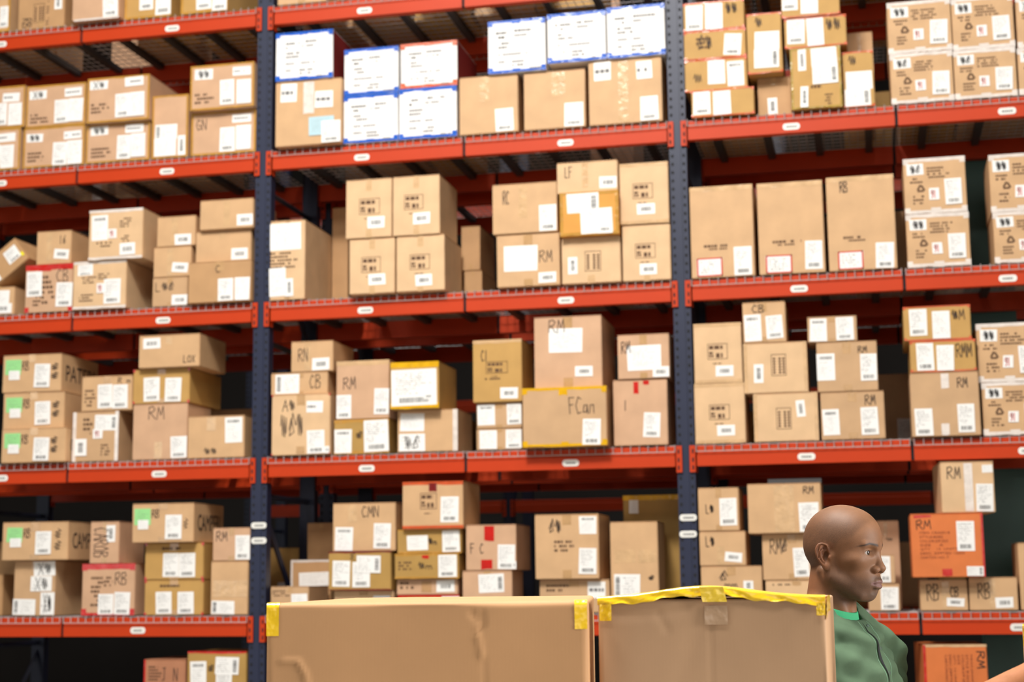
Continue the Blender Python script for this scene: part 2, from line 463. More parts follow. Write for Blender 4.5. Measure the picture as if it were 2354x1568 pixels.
ORD = ['zeroth', 'first', 'second', 'third', 'fourth', 'fifth', 'sixth', 'seventh', 'eighth']
USED = {}
BOXES = []          # world extents used to keep neighbours apart
def font_mesh(m, text, x0, z0, x1, z1, y, mi=0, rot=0):
    cu = bpy.data.curves.new('t', 'FONT'); cu.body = text; cu.size = 1; cu.resolution_u = 2
    o = bpy.data.objects.new('t', cu); C.objects.link(o)
    dg = bpy.context.evaluated_depsgraph_get(); me = bpy.data.meshes.new_from_object(o.evaluated_get(dg))
    P = [(v.co.x, v.co.y) for v in me.vertices]
    if P:
        ax = min(p[0] for p in P); bx_ = max(p[0] for p in P); ay = min(p[1] for p in P); by = max(p[1] for p in P)
        k = len(m.v)
        for px, py in P:
            a = (px-ax)/(bx_-ax); b2 = (py-ay)/(by-ay)
            if rot == 1: a, b2 = b2, 1-a
            m.v.append((x0+a*(x1-x0), y, z0+b2*(z1-z0)))
        for f in me.polygons: m.f.append(tuple(k+i for i in f.vertices)); m.m.append(mi)
    bpy.data.meshes.remove(me); bpy.data.objects.remove(o); bpy.data.curves.remove(cu)

def put_decor(o, w, d, h, decor, X=None):
    """X maps a picture measurement to the carton's face; decor with fractions uses lower-case keys."""
    def rc(q, frac):
        if frac:
            return (-w/2+q[0]*w, h*(1-q[3]), -w/2+q[2]*w, h*(1-q[1]))
        a = X(q[0], q[1]); c = X(q[2], q[3])
        x0, x1 = sorted((a[0], c[0])); z0, z1 = sorted((a[1], c[1]))
        x0 = max(x0, -w/2+.002); x1 = min(x1, w/2-.002); z0 = max(z0, .007); z1 = min(z1, h-.009)
        return x0, z0, x1, z1
    nst = 0
    for q in decor:
        k = q[0]; fr = k.islower(); kk = k.upper()
        if kk == 'L':
            x0, z0, x1, z1 = rc(q[1:5], fr)
            st = q[5] if len(q) > 5 else 'b'; col = q[6] if len(q) > 6 else None; ang = q[7] if len(q) > 7 else R.uniform(-1.6, 1.6)
            if abs(ang) > 2: z0 += .012; x1 -= .004
            if x1-x0 > .005 and z1-z0 > .005:
                s = sticker(o, x0, z0, x1, z1, st, 'shipping_label' if (x1-x0)*(z1-z0) > .006 else 'sticker', ang, -.0016*nst, col); nst += 1
                if col: s['label'] = 'coloured paper sticker' if col != GR else 'light green paper sticker'
        elif kk == 'T':
            x0, z0, x1, z1 = rc(q[1:5], fr); tape(o, x0, z0, x1, z1, q[5])
        elif kk == 'W':
            x0, z0, x1, z1 = rc(q[1:5], fr); m = MB(); write(m, q[5], x0, z0, x1, z1, q[6] if len(q) > 6 else 0)
            m.build('marker_writing', 'marker', o)
        elif kk == 'P':
            x0, z0, x1, z1 = rc(q[1:5], fr); m = MB(); rr = random.Random(round(x0*99+z1*7, 3))
            dashes(m, x0, z0, x1, z1, q[5], rr, -.0009, 0, .8, .55); m.build('printed_text', q[6] if len(q) > 6 else 'brown_ink', o)
        elif kk == 'F':   # framed carton mark
            x0, z0, x1, z1 = rc(q[1:5], fr); m = MB(); rr = random.Random(5); t = .0032; y = -.0009
            ww, hh = x1-x0, z1-z0; rot = len(q) > 5 and q[5]
            for a in ((x0, z0, x1, z0+t), (x0, z1-t, x1, z1), (x0, z0, x0+t, z1), (x1-t, z0, x1, z1)):
                m.quad((a[0], y, a[1]), (a[2], y, a[1]), (a[2], y, a[3]), (a[0], y, a[3]))
            if not rot:
                dashes(m, x0+ww*.08, z0+hh*.62, x1-ww*.12, z0+hh*.9, 1, rr, y, 0, 1, .8); dashes(m, x0+ww*.08, z0+hh*.12, x0+ww*.35, z0+hh*.5, 2, rr, y, 0, 1, .8)
                dashes(m, x0+ww*.42, z0+hh*.08, x1-ww*.1, z0+hh*.4, 1, rr, y, 0, 1, .9)
                dashes(m, x0+ww*.25, z0-hh*.35, x0+ww*.7, z0-hh*.2, 1, rr, y, 0, .8, .5)
            else:
                for a in (.12, .5, .75):
                    z = z0+hh*.1
                    while z < z1-hh*.15: m.quad((x0+ww*a, y, z), (x0+ww*(a+.16), y, z), (x0+ww*(a+.16), y, z+hh*.09), (x0+ww*a, y, z+hh*.09)); z += hh*.13
            m.build('printed_mark', 'brown_ink', o)
        elif kk == 'E':   # tape along edges: sides string, colour, thickness
            sides, col, t = q[1], q[2], q[3]
            if 't' in sides: tape(o, -w/2+.001, h-t, w/2-.001, h, col, -.0006, .05)
            if 'b' in sides: tape(o, -w/2+.001, .0015, w/2-.001, t, col, -.0006)
            if 'l' in sides: tape(o, -w/2, .002, -w/2+t, h-.002, col, -.00085)
            if 'r' in sides: tape(o, w/2-t, .002, w/2, h-.002, col, -.00085)
        elif kk == 'Q':   # corner tapes
            col, t = q[1], q[2]
            for sx in (-1, 1):
                for z in ((0.0015, t*1.2), (h-t*1.2, h)):
                    a, c = sorted((sx*w/2, sx*(w/2-t))); tape(o, a, z[0], c, z[1], col, -.0008)
        elif kk == 'Y':   # recycling mark
            x0, z0, x1, z1 = rc(q[1:5], fr); m = MB(); cx, cz = (x0+x1)/2, (z0+z1)/2; r = (x1-x0)*.42
            vv = [(cx+r*1.25*math.cos(math.pi/2+i*2*math.pi/3), cz-r*.2+r*1.25*math.sin(math.pi/2+i*2*math.pi/3)) for i in range(3)]
            for i in range(3):
                p0, p1 = vv[i], vv[(i+1) % 3]; lp = lambda t: (p0[0]+(p1[0]-p0[0])*t, p0[1]+(p1[1]-p0[1])*t)
                ribbon(m, [lp(.14), lp(.78)], r*.27, -.0009)
            m.build('printed_mark', 'brown_ink', o)
        elif kk == 'Z':   # printed side panel in another colour
            m = MB(); a = w/2+.0008; m.quad((a, .012, .004), (a, d-.01, .004), (a, d-.01, h-.006), (a, .012, h-.006))
            sp_ = m.build('side_panel', 'paper_obj', o, q[1]); sp_['label'] = 'maroon printed side panel'
        elif kk == 'S':   # big print on the right-hand or left-hand side panel
            m = MB(); txt = q[1]; a = w/2+.0012
            tmp = MB(); font_mesh(tmp, txt, d*.12, h*.3, d*.88, h*.72, 0)
            m.v = [(a, x, z) for x, _, z in tmp.v]; m.f = tmp.f; m.m = tmp.m
            m.build('side_print', 'marker', o)

def box(bay, row, stack, lev, xl, xr, yt, col, look, decor=(), yf=.012, d=.40, zb=None, yaw=None, roll=0, flaps=True, cat='box'):
    Z0 = ZL[row]+.0122 if zb is None else zb+.0018
    xm = (xl+xr)/2
    P = on_y(xm, yt, yf); vb = proj((P.x, yf, Z0))[1]; ym = (yt+vb)/2
    X0 = on_y(xl, ym, yf).x; X1 = on_y(xr, ym, yf).x; Z1 = P.z
    X0 = max(X0, BAYX[bay]+.032); X1 = min(X1, BAYX[bay]+L-.032)
    # keep side neighbours on the same shelf apart
    for (a0, a1, b0, b1, c0, c1) in BOXES:
        if Z0 < c1-.004 and Z1 > c0+.004 and yf < b1 and yf+d > b0:
            if a0 < X1 and a1 > X0:
                if a0 < X0: X0 = a1+.003
                else: X1 = a0-.003
    w_, h_ = X1-X0, Z1-Z0
    BOXES.append((X0, X1, yf, yf+d, Z0, Z1))
    o = link('cardboard_box', carton_mesh(w_, d, h_, seed=xl+yt), None, col)
    o.location = ((X0+X1)/2, yf, Z0)
    if yaw is None: yaw = 0
    o.rotation_euler = (0, 0, math.radians(yaw))
    nm = {1: 'lower', 2: 'upper', 0: '', 3: 'middle', 4: 'top', 5: 'bottom'}[lev]
    lab = f'{look}, {ORD[stack]} stack {nm}'.strip()+f', {ROWN[row]} shelf, {bay} bay'
    assert lab not in USED, lab
    USED[lab] = 1
    tag(o, lab, cat, 'cartons stored on the racking')
    def X(u, v):
        q = on_y(u, v, yf); return q.x-(X0+X1)/2, q.z-Z0
    if not any(q[0] in 'TtEZ' for q in decor):
        put_decor(o, w_, d, h_, [('t', .43, .015, .57, .16+.1*R.random(), CTD), ('t', .43, .86, .57, .985, CTD)], X)
    put_decor(o, w_, d, h_, decor, X)
    o['_top'] = Z1
    return Z1

AE = ('E', 'tb', TA, .016)
def amber(t=.016): return [('E', 'tblr', TA, t)]
CT = ('t', .44, 0.0, .56, .2, TC)          # tab of clear tape at the seam
CB = ('t', .44, .82, .56, 1.0, TC)
def std():
    return [('E', 'tb', TW, .02), ('Q', TW, .03), ('l', .06, .1, .33, .3, 'x'), ('l', .4, .55, .56, .76, '91'), ('l', .66, .4, .93, .86, 'b'),
            ('y', .2, .46, .34, .62), ('p', .1, .34, .32, .46, 2), ('p', .38, .16, .8, .38, 4), ('p', .14, .66, .34, .84, 3), ('t', .42, .9, .58, 1, TW)]
def whitebox(c):
    return [('E', 'tb', c, .018), ('Q', c, .03), ('t', .42, .02, .56, .07, c), ('t', .42, .93, .56, .985, c),
            ('p', .14, .2, .42, .27, 1, 'ink'), ('p', .18, .28, .3, .36, 1, 'ink'), ('p', .46, .17, .88, .25, 1, 'grey_ink'), ('p', .46, .27, .7, .33, 1, 'grey_ink'),
            ('p', .18, .4, .45, .55, 2, 'grey_ink'), ('p', .18, .62, .75, .68, 1, 'grey_ink'), ('p', .18, .76, .34, .82, 1, 'grey_ink'), ('p', .42, .76, .7, .9, 2, 'grey_ink'), ('p', .72, .91, .94, .97, 1, 'grey_ink')]
def four(xs):  # the repeated four-label pattern: slogan, line, two shipping labels
    a, b2, c, d2 = xs
    return amber(.013)+[('L',)+a+('x',), ('L',)+b2+('l',), ('L',)+c+('b',), ('L',)+d2+('n',)]

B = box
# ---- top shelf, left bay
B('left','A',1,0,-60,24,-60,K,'tan carton with torn white label and amber edges',[('E','rb',TA,.016),('L',0,16,18,62)],d=.5)
B('left','A',2,0,43,150,-75,KD,'tan carton turned on end with framed print',[('F',78,10,102,50,1),('W',52,44,72,66,'RB',1),('L',126,-10,142,20,'sv'),('P',108,0,112,58,9)],yf=.02)
B('left','A',3,0,167,275,-80,KP,'pinkish carton with white label, hanging over the beam',[('L',238,-12,271,38),('T',170,50,275,58,TW)],yf=-.06)
B('left','A',4,0,283,394,-80,KA,'amber taped carton with two white labels',amber()+[('L',322,-30,352,21,'b'),('L',359,-30,394,32,'b')],d=.55)
B('left','A',5,0,417,524,-85,KA,'amber taped carton nearest the post',amber()+[('L',452,-30,486,20,'b'),('L',489,-30,521,28,'b')],d=.55)
# ---- top shelf, middle and right bays
B('middle','A',1,0,638,750,-70,K,'tan carton whose foot just shows at the frame top')
B('middle','A',2,0,775,905,-60,K,'plain tan carton beyond the frame top')
B('middle','A',3,0,930,1052,-90,KD,'darker tan carton beyond the frame top')
B('middle','A',4,0,1090,1250,-80,K,'broad tan carton beyond the frame top')
B('right','A',1,0,1640,1790,-210,K,'tan carton above the frame')
B('right','A',2,0,1990,2120,-200,KD,'dark tan carton above the frame')
# ---- second shelf, left bay
t=B('left','B',1,1,-70,46,297,KP,'amber edged carton cut by the frame',amber(.013)+[('L',-20,310,35,325,'l'),('L',2,335,31,385,'n'),('L',-28,335,-1,385)])
B('left','B',1,2,-70,57,201,KP,'amber edged carton cut by the frame',amber(.013)+[('L',7,215,45,232,'l'),('L',20,238,49,286,'n'),('L',-12,239,16,287)],zb=t)
t=B('left','B',2,1,54,194,291,KP,'amber edged carton with two shipping labels',four(((62,309,98,325),(148,303,187,318),(122,328,153,378),(156,324,188,377)))+[('P',64,350,108,372,3)])
B('left','B',2,2,61,197,194,KP,'amber edged carton with marker cross-out',four(((69,211,107,227),(150,204,188,220),(127,231,157,281),(159,227,190,277)))+[('P',70,262,112,283,3)],zb=t)
t=B('left','B',3,1,198,344,284,KP,'amber edged carton with two shipping labels',four(((209,293,249,310),(289,287,330,303),(270,312,300,364),(302,308,334,359)))+[('P',210,340,256,362,3)],d=.5)
B('left','B',3,2,201,343,176,KP,'widest amber edged carton with side panel showing',four(((208,188,248,204),(288,179,330,196),(267,217,298,268),(300,213,332,265)))+[('P',210,238,252,260,3)],zb=t,d=.62,yf=-.03)
B('left','B',4,0,350,432,219,KP,'narrow upright carton with stacked labels',amber(.013)+[('L',357,288,406,318,'vl'),('L',355,321,404,357,'n'),('L',410,312,426,356,'sv')],d=.34)
t=B('left','B',5,1,440,588,256,KP,'amber edged carton marked GN beside post',amber(.014)+[('L',534,264,577,279,'l'),('L',506,294,540,347),('L',544,289,577,342,'n'),('W',452,276,478,298,'GN')])
B('left','B',5,2,438,590,147,KP,'amber edged carton beside post',four(((448,161,489,181),(535,155,577,171),(507,185,539,239),(545,184,577,236)))+[('P',448,215,492,238,3)],zb=t,yf=-.04)
# ---- third shelf, left bay
t=B('left','C',1,1,-60,33,661,K,'tan carton with two stickers cut by the frame',[('L',-30,669,20,702,'n'),('L',-25,699,27,719,'s')],d=.38)
t=B('left','C',2,1,58,167,608,KP,'carton with bright red tape at its edges',[('E','t',TR,.035),('Q',TR,.03),('L',63,626,96,681),('L',130,650,165,703),('W',131,620,160,646,'CB'),('P',98,632,126,700,6),('P',76,680,96,705,3),('T',90,612,118,622,TR)],yf=.0)
B('left','C',2,2,84,164,531,K,'small tan carton marked 16',[('T',108,534,118,600,TC),('W',138,542,152,560,'16'),('L',124,572,158,596,'s',None,6)],zb=t,d=.32)
t=B('left','C',3,1,168,290,600,KL,'yellowish carton with black printed tape',[('E','tb',TW,.018),('L',180,610,213,633),('L',240,642,276,697),('L',223,652,241,673,'91'),('P',188,636,222,652,3),('P',226,628,258,642,3),('P',182,676,214,694,3)],yf=-.03,d=.58)
B('left','C',3,2,204,328,481,KL,'yellowish carton with black printed tape',[('E','tb',TW,.018),('L',213,497,248,552,'t'),('L',250,527,268,547,'91'),('L',276,560,311,585,'s'),('P',276,500,306,522,4),('P',222,556,264,568,2),('P',278,540,304,556,3)],zb=t,yf=-.05,d=.5)
t=B('left','C',4,5,350,431,637,KG,'small tan carton with faded handwriting',[('W',358,650,402,668,'L~?'),('L',395,678,434,702,'s')])
t2=B('left','C',4,3,353,440,567,K,'small tan carton with inventory sticker',[('T',385,570,398,634,TC),('L',395,603,432,627,'s',None,5)],zb=t)
B('left','C',4,4,361,450,497,K,'small tan carton with inventory sticker',[('T',395,500,408,560,TC),('L',402,539,439,561,'s')],zb=t2)
t=B('left','C',5,5,433,579,600,KD,'wide carton with two labels beside post',[('L',502,641,536,698),('L',540,638,573,695,'n'),('W',496,610,508,626,'C')],yf=-.04)
t2=B('left','C',5,3,449,577,530,K,'tan carton with inventory sticker beside post',[('T',505,532,518,548,TC),('L',532,571,569,595,'s')],zb=t)
B('left','C',5,4,460,587,458,K,'tan carton with inventory sticker beside post',[('T',515,462,528,520,TC),('L',545,493,584,516,'s')],zb=t2,yf=-.02)
# ---- fourth shelf, left bay
def green3(y,x=0): return [('L',13+x,y+13,48+x,y+46,'g',GR),('L',21+x,y+38,45+x,y+58,'n'),('L',80+x,y+22,114+x,y+74),('W',52+x,y+16,68+x,y+36,'RB'),('W',118+x,y+20,134+x,y+60,'~~',1),CT]
t=B('left','D',1,5,3,152,984,K,'long carton with green sticker',green3(984,-2)+[('S','CAMPERI')],yf=-.05,d=.46)
t2=B('left','D',1,3,7,148,902,K,'long carton with green sticker',green3(902,2),zb=t,d=.46)
B('left','D',1,4,6,141,815,K,'long carton with green sticker and black side print',green3(815,0)+[('S','PATERI')],zb=t2,d=.5)
t=B('left','D',2,1,167,272,946,KG,'carton on end with white printed tape edges',[('E','lr',TW,.024),('L',219,954,269,988,'v'),('L',215,987,236,1008,'91'),('L',173,1010,199,1048,'sv'),('P',192,960,212,1002,4),('P',232,1020,256,1048,4)],d=.45)
B('left','D',2,2,188,304,864,K,'tan carton with pair of labels',[('L',226,885,258,938),('L',260,885,293,938),('W',272,868,302,880,'Rom'),('P',196,895,222,936,5)],zb=t,d=.34)
t=B('left','D',3,5,305,431,928,KP,'tall carton marked RM',[('W',343,935,380,963,'RM'),('L',393,1004,429,1060),('T',355,1016,372,1060,TC)],d=.36)
t2=B('left','D',3,3,306,436,848,KA,'amber carton with red corner tape and two labels',[('Q',TR,.014),('L',332,869,367,922),('L',380,869,416,922)],zb=t,d=.5)
B('left','D',3,4,319,459,769,K,'plain carton with sticker and handwriting',[('L',330,779,369,801,'s'),('T',382,775,396,792,TC),('W',422,818,450,832,'LOX')],zb=t2,d=.42,yf=-.03)
B('left','D',4,0,430,562,956,K,'wide tan carton with torn scuff near post',[('L',518,960,557,1017,'t'),('T',476,960,496,990,TC),('W',470,1030,500,1044,'~~')],d=.3)
# ---- fifth shelf, left bay
B('left','E',1,0,-70,6,1321,KD,'dark tan carton cut by frame edge',d=.3,yf=.1)
t=B('left','E',2,1,31,127,1289,KG,'carton covered in scribbled labels',[('L',79,1291,127,1324,'x'),('L',72,1325,119,1359,'x'),('L',94,1362,126,1418,'x'),('L',31,1377,81,1413,'vl')],d=.4)
B('left','E',2,2,5,157,1200,K,'long carton with green sticker and side print',green3(1200,3)[:4]+[('W',126,1216,140,1270,'~~',1),('S','CAMPERI')],zb=t,d=.46,yf=-.04)
t=B('left','E',3,1,188,310,1296,KP,'carton with red tape marked RB',[('E','t',TR,.035),('Q',TR,.035),('E','b',TR,.018),('W',266,1316,294,1344,'RB'),('L',226,1366,260,1420),('L',263,1361,298,1413),('P',210,1324,240,1396,7),('P',240,1324,262,1350,3)],d=.36)
B('left','E',3,2,207,274,1199,KP,'narrow carton with writing down its face',[('L',246,1208,265,1246,'sv'),('W',217,1214,248,1284,'CAROB',1)],zb=t,d=.36)
t=B('left','E',4,5,332,468,1333,KA,'amber carton with diamond print and two labels',[('Q',TR,.014),('L',359,1361,394,1414),('L',409,1361,445,1414),('P',368,1342,420,1352,1)])
t2=B('left','E',4,3,333,468,1248,KA,'amber carton with diamond print and two labels',[('Q',TR,.014),('L',375,1272,410,1326),('L',413,1272,449,1327),('P',368,1256,430,1266,1)],zb=t)
B('left','E',4,4,304,446,1157,K,'long carton with green sticker and side print',[('L',310,1170,346,1207,'g',GR),('L',318,1196,341,1217,'n'),('L',381,1184,417,1239),('W',350,1172,368,1190,'RB'),('W',422,1192,432,1222,'~',1),('S','CAMPERI')],zb=t2,d=.46,yf=-.05)
t=B('left','E',5,1,484,570,1290,K,'carton with broad clear tape patches beside post',[('T',490,1335,570,1372,TC),('L',486,1381,538,1419,'vl')],d=.3)
B('left','E',5,2,489,575,1213,KP,'carton marked RM with label beside post',[('L',541,1231,575,1287),('W',498,1222,524,1244,'RM')],zb=t,d=.3)
# ---- lowest shelf, left bay
t=B('left','F',1,1,334,426,1640,KD,'tan carton below the frame')
B('left','F',1,2,330,426,1516,lin(176,120,88),'reddish carton with slanted marker writing',[('E','l',TR,.012),('W',372,1536,412,1566,'JUN'),('P',342,1530,374,1566,5)],zb=t)
t=B('left','F',2,1,434,566,1640,KD,'wide tan carton below the frame')
B('left','F',2,2,430,566,1498,KOL,'olive amber carton with red top tape',[('E','t',TR,.012),('L',439,1521,474,1580,'t'),('L',495,1510,548,1550,'v'),('L',497,1548,532,1590),('W',478,1528,492,1548,'~',1)],zb=t)
# ---- second shelf, middle bay
t=B('middle','B',1,1,633,785,184,K,'large crushed carton with pale blue label',[('L',645,194,682,233,'l'),('L',724,210,765,245,'l'),('L',711,270,768,308,'n',TLB),('L',740,279,783,337),('T',698,189,722,260,TW)],yf=-.05,d=.45)
B('middle','B',1,2,634,765,72,KW,'white carton with blue corner tape and maroon side',whitebox(TB)+[('Z',TM)],zb=t,yf=-.06,d=.52)
t=B('middle','B',2,1,790,915,217,KW,'white carton with blue corner tape',whitebox(TB),yf=-.01,d=.5)
B('middle','B',2,2,789,916,110,KW,'white carton with blue corner tape',whitebox(TB),zb=t,yf=-.01,d=.5)
t=B('middle','B',3,1,917,1050,201,KW,'white carton with blue corner tape',whitebox(TB),yf=-.01,d=.5)
B('middle','B',3,2,921,1051,97,KW,'white carton with orange red tape and maroon side',whitebox(TO)+[('Z',TM)],zb=t,yf=-.01,d=.5)
t4=B('middle','B',4,1,1056,1191,174,K,'tan carton with one low label',[('L',1139,251,1181,311),('T',1102,178,1124,232,TC)],yf=-.01,d=.5)
t5=B('middle','B',5,1,1204,1346,163,K,'tan carton with creased clear tape',[('L',1297,237,1341,298),('T',1268,160,1300,220,TC)],yf=-.01,d=.5)
t6=B('middle','B',6,1,1353,1522,135,K,'broad tan carton with three labels',[('L',1365,145,1405,184,'l'),('L',1462,142,1500,180,'l'),('L',1472,223,1515,281),('T',1420,140,1446,280,TC)],yf=-.01,d=.5)
B('middle','B',4,2,1122,1254,45,KW,'white carton with blue corner tape',whitebox(TB),zb=max(t4,t5),yf=-.03,d=.5)
B('middle','B',5,2,1258,1393,28,KW,'white carton with blue corner tape',whitebox(TB),zb=max(t5,t6),yf=-.03,d=.5)
B('middle','B',6,2,1395,1530,12,KW,'white carton with blue corner tape',whitebox(TB),zb=t6,yf=-.03,d=.5)
# ---- third shelf, middle bay
B('middle','C',1,0,616,701,507,KL,'tall narrow carton with wide label beside post',[('L',618,516,692,573,'n'),('P',622,580,690,616,5),('L',620,618,657,681,'n'),('L',657,641,675,681,'sv')],d=.72,yf=.0)
t=B('middle','C',2,1,803,908,548,KL,'tan carton with square black mark',[('F',831,592,875,625),('L',847,631,886,654,'s'),CT,CB],yf=-.06,d=.42)
t2=B('middle','C',3,1,911,1022,541,KL,'tan carton with square black mark',[('F',942,586,988,618),('L',955,632,994,656,'s'),CT,CB],yf=-.06,d=.42)
B('middle','C',2,2,795,901,412,KL,'tan carton with square black mark',[('F',826,458,873,491),('L',845,499,884,523,'s'),CT,CB],yf=-.07,d=.42,zb=max(t,t2))
B('middle','C',3,2,903,1011,404,KL,'tan carton with square black mark',[('F',929,449,973,480),('L',950,490,989,514,'s'),CT,CB],yf=-.07,d=.42,zb=max(t,t2))
t=B('middle','C',4,1,1142,1287,537,K,'tan carton with blank white sheet marked RM',[('L',1158,567,1236,621,'n'),('W',1240,576,1272,601,'RM'),('L',1238,627,1279,649,'s')],yf=-.03)
B('middle','C',4,2,1132,1281,421,K,'plain carton with one tall label',[('L',1239,472,1280,529),('T',1192,425,1212,500,TC),('W',1156,440,1172,470,'RC')],zb=t,yf=-.04)
t=B('middle','C',5,5,1291,1427,545,KL,'tan carton with sideways black mark',[('F',1344,578,1382,622,1),('L',1306,592,1328,630,'sv'),CB],yf=-.03)
t2=B('middle','C',5,3,1287,1422,440,lin(214,150,66),'bright amber taped carton with overlapping labels',[('E','tblr',TA,.02),('L',1303,447,1377,487,'v'),('L',1335,482,1409,537,'n'),('L',1372,518,1408,536,'s')],zb=t,yf=-.08)
B('middle','C',5,4,1278,1420,371,KL,'tan carton with sticker at lower right',[('T',1338,374,1352,430,TC),('L',1377,406,1418,430,'s'),('W',1298,385,1318,408,'LF')],zb=t2,yf=-.05)
t=B('middle','C',6,1,1431,1542,515,KL,'tan carton with square black mark beside post',[('F',1460,561,1507,592),('L',1471,607,1511,630,'s'),CB],yf=-.02)
B('middle','C',6,2,1424,1537,374,KL,'tan carton with square black mark beside post',[('F',1454,423,1501,455),('L',1464,469,1506,491,'s'),('E','tb',TC,.02)],zb=t,yf=-.03)
t=B('middle','C',7,1,1067,1108,622,KD,'amber brown carton deep in shadow',yf=.42,d=.4)
B('middle','C',7,2,1060,1104,520,KD,'amber brown carton deep in shadow',yf=.42,d=.4,zb=t)
B('middle','C',8,0,752,800,478,KD,'dim carton deep behind tall narrow one',yf=.5,d=.3)
# ---- fourth shelf, middle bay
t=B('middle','D',1,5,624,759,906,KL,'tan carton with red specked tape and marker notes',[('Q',TR,.01),('L',704,922,742,947,'l'),('L',707,990,747,1047),('L',747,1026,759,1046,'s'),('W',645,950,700,1005,'~?~'),('W',650,920,680,945,'A~')],yf=-.02)
t2=B('middle','D',1,3,623,754,856,K,'flat tan carton with landscape label',[('L',634,862,688,904,'vl'),('W',712,862,740,892,'CB')],zb=t)
B('middle','D',1,4,669,766,784,K,'small tan carton with smudged writing',[('T',700,788,714,852,TC),('W',686,802,710,830,'RN'),('L',718,824,757,850,'s')],zb=t2)
t=B('middle','D',2,1,768,895,964,KOL,'amber wrapped carton with two white labels',[('E','tb',TA,.02),('L',769,988,808,1044,'t'),('L',838,960,894,1038),('W',818,992,834,1012,'~',1)],d=.36)
B('middle','D',2,2,773,895,829,KP,'carton with shiny creased top marked RM',[('E','t',TC,.03),('W',790,868,820,894,'RM'),('L',770,909,807,965,'b'),('L',859,893,897,951)],zb=t,d=.36)
t=B('middle','D',3,1,914,1052,942,K,'carton with white film tape on its right edge',[('E','r',TW,.03),('L',920,951,975,990,'n'),('L',917,998,977,1040,'x')],d=.36)
B('middle','D',3,2,897,1009,832,KA,'yellow taped carton with large document label',[('E','tb',TY,.035),('L',900,852,1004,931,'b'),('L',974,905,996,917,'s')],zb=t,yf=-.05,d=.42)
t=B('middle','D',4,5,1095,1200,985,KG,'small carton with two tall labels',[('L',1102,985,1142,1040,'n'),('L',1163,982,1200,1036)],d=.3)
t2=B('middle','D',4,3,1096,1200,926,KG,'small carton with two tall labels',[('L',1098,928,1138,977,'t'),('L',1165,925,1200,975)],zb=t,d=.3)
B('middle','D',4,4,1087,1200,781,KA,'carton with framed black print',[('F',1117,832,1167,857),('P',1110,868,1178,873,1),('L',1150,891,1190,915,'s'),('W',1106,806,1124,830,'C1'),('E','t',TC,.02)],zb=t2,d=.34,yf=-.01)
t=B('middle','D',5,1,1201,1395,890,KG,'large carton edged in yellow tape marked FCan',[('E','tb',TY,.016),('Q',TY,.03),('T',1284,892,1304,908,TY),('T',1290,1016,1308,1034,TY),('W',1308,914,1372,950,'FCan'),('L',1338,963,1381,1021)],yf=-.09,d=.45)
B('middle','D',5,2,1228,1384,727,KP,'tall carton with blank sheet near its top',[('L',1261,756,1339,808,'n'),('L',1322,842,1363,864,'s'),('W',1262,736,1300,764,'RM')],zb=t,yf=-.04,d=.5)
t=B('middle','D',6,1,1410,1535,872,KP,'tan carton with red spots of tape beside post',[('L',1477,948,1518,1008,'b',None,3),('T',1456,878,1468,905,TR),('T',1478,874,1492,884,TR),('W',1422,922,1446,944,'h1')],yf=.0)
B('middle','D',6,2,1420,1539,768,KP,'carton with blank sheet beside post',[('L',1442,796,1521,850,'n'),('L',1500,843,1539,867,'s'),('W',1428,786,1450,812,'RM')],zb=t,yf=-.01)
# ---- fifth shelf, middle bay
B('middle','E',1,0,622,710,1348,KG,'low carton just above the big foreground box',[('L',671,1366,707,1398,'n'),('P',626,1356,668,1372,3)],d=.36)
t=B('middle','E',7,1,668,760,1287,KD,'shaded carton with pale label set back',[('L',688,1317,756,1348,'n'),('E','lt',TW,.015)],yf=.42,d=.4)
B('middle','E',7,2,706,772,1202,KD,'shaded carton set back behind first stacks',yf=.5,d=.3,zb=t)
t=B('middle','E',2,5,768,905,1358,KL,'carton peeping over the foreground box',[('L',858,1369,896,1400,'s')],d=.36)
t2=B('middle','E',2,3,755,899,1268,KOL,'olive amber carton with overlapping labels',[('E','tb',TM,.008),('L',764,1289,804,1348,'b'),('L',811,1292,850,1350),('L',820,1277,875,1316,'v'),('W',806,1272,816,1292,'W',1)],zb=t,yf=-.03,d=.36)
B('middle','E',2,4,765,910,1156,K,'tan carton with two low labels and faint writing',[('L',770,1212,810,1268,'t'),('L',858,1203,898,1260),('W',832,1164,874,1188,'CMN'),('T',800,1160,820,1200,TC)],zb=t2,yf=-.0,d=.38)
t=B('middle','E',3,5,914,1056,1368,KA,'red taped carton peeping over foreground box',[('E','t',TR,.012),('L',1016,1370,1056,1400,'s')],d=.4)
t1=B('middle','E',3,1,912,1053,1331,KP,'flat pinkish carton second from bottom',[('L',1004,1331,1045,1361,'s'),('T',969,1336,992,1362,KD),('P',920,1336,960,1356,2)],zb=t,d=.4)
t2=B('middle','E',3,3,907,1055,1273,KOL,'flat amber carton with red tape spots',[('E','tb',TA,.012),('L',1008,1276,1050,1331),('T',970,1271,986,1284,TR),('W',962,1292,996,1308,'~m'),('P',916,1290,956,1312,3)],zb=t1,d=.4,yf=-.02)
t3=B('middle','E',3,2,913,1061,1217,KOL,'flat amber carton with two stickers',[('E','tb',TA,.01),('L',936,1232,984,1265,'n'),('L',1017,1218,1057,1272),('W',985,1236,1006,1252,'~m')],zb=t2,d=.4,yf=-.0)
B('middle','E',3,4,925,1065,1107,K,'carton with orange edge tape and box emblem',[('E','tb',TO,.02),('L',1013,1142,1054,1200),('F',966,1134,1004,1170),('T',986,1107,1004,1130,TM)],zb=t3,d=.42,yf=-.03)
t=B('middle','E',4,1,1063,1178,1312,KP,'carton with slanted label and open flap',[('L',1101,1321,1160,1363,'v',None,-2)],d=.3)
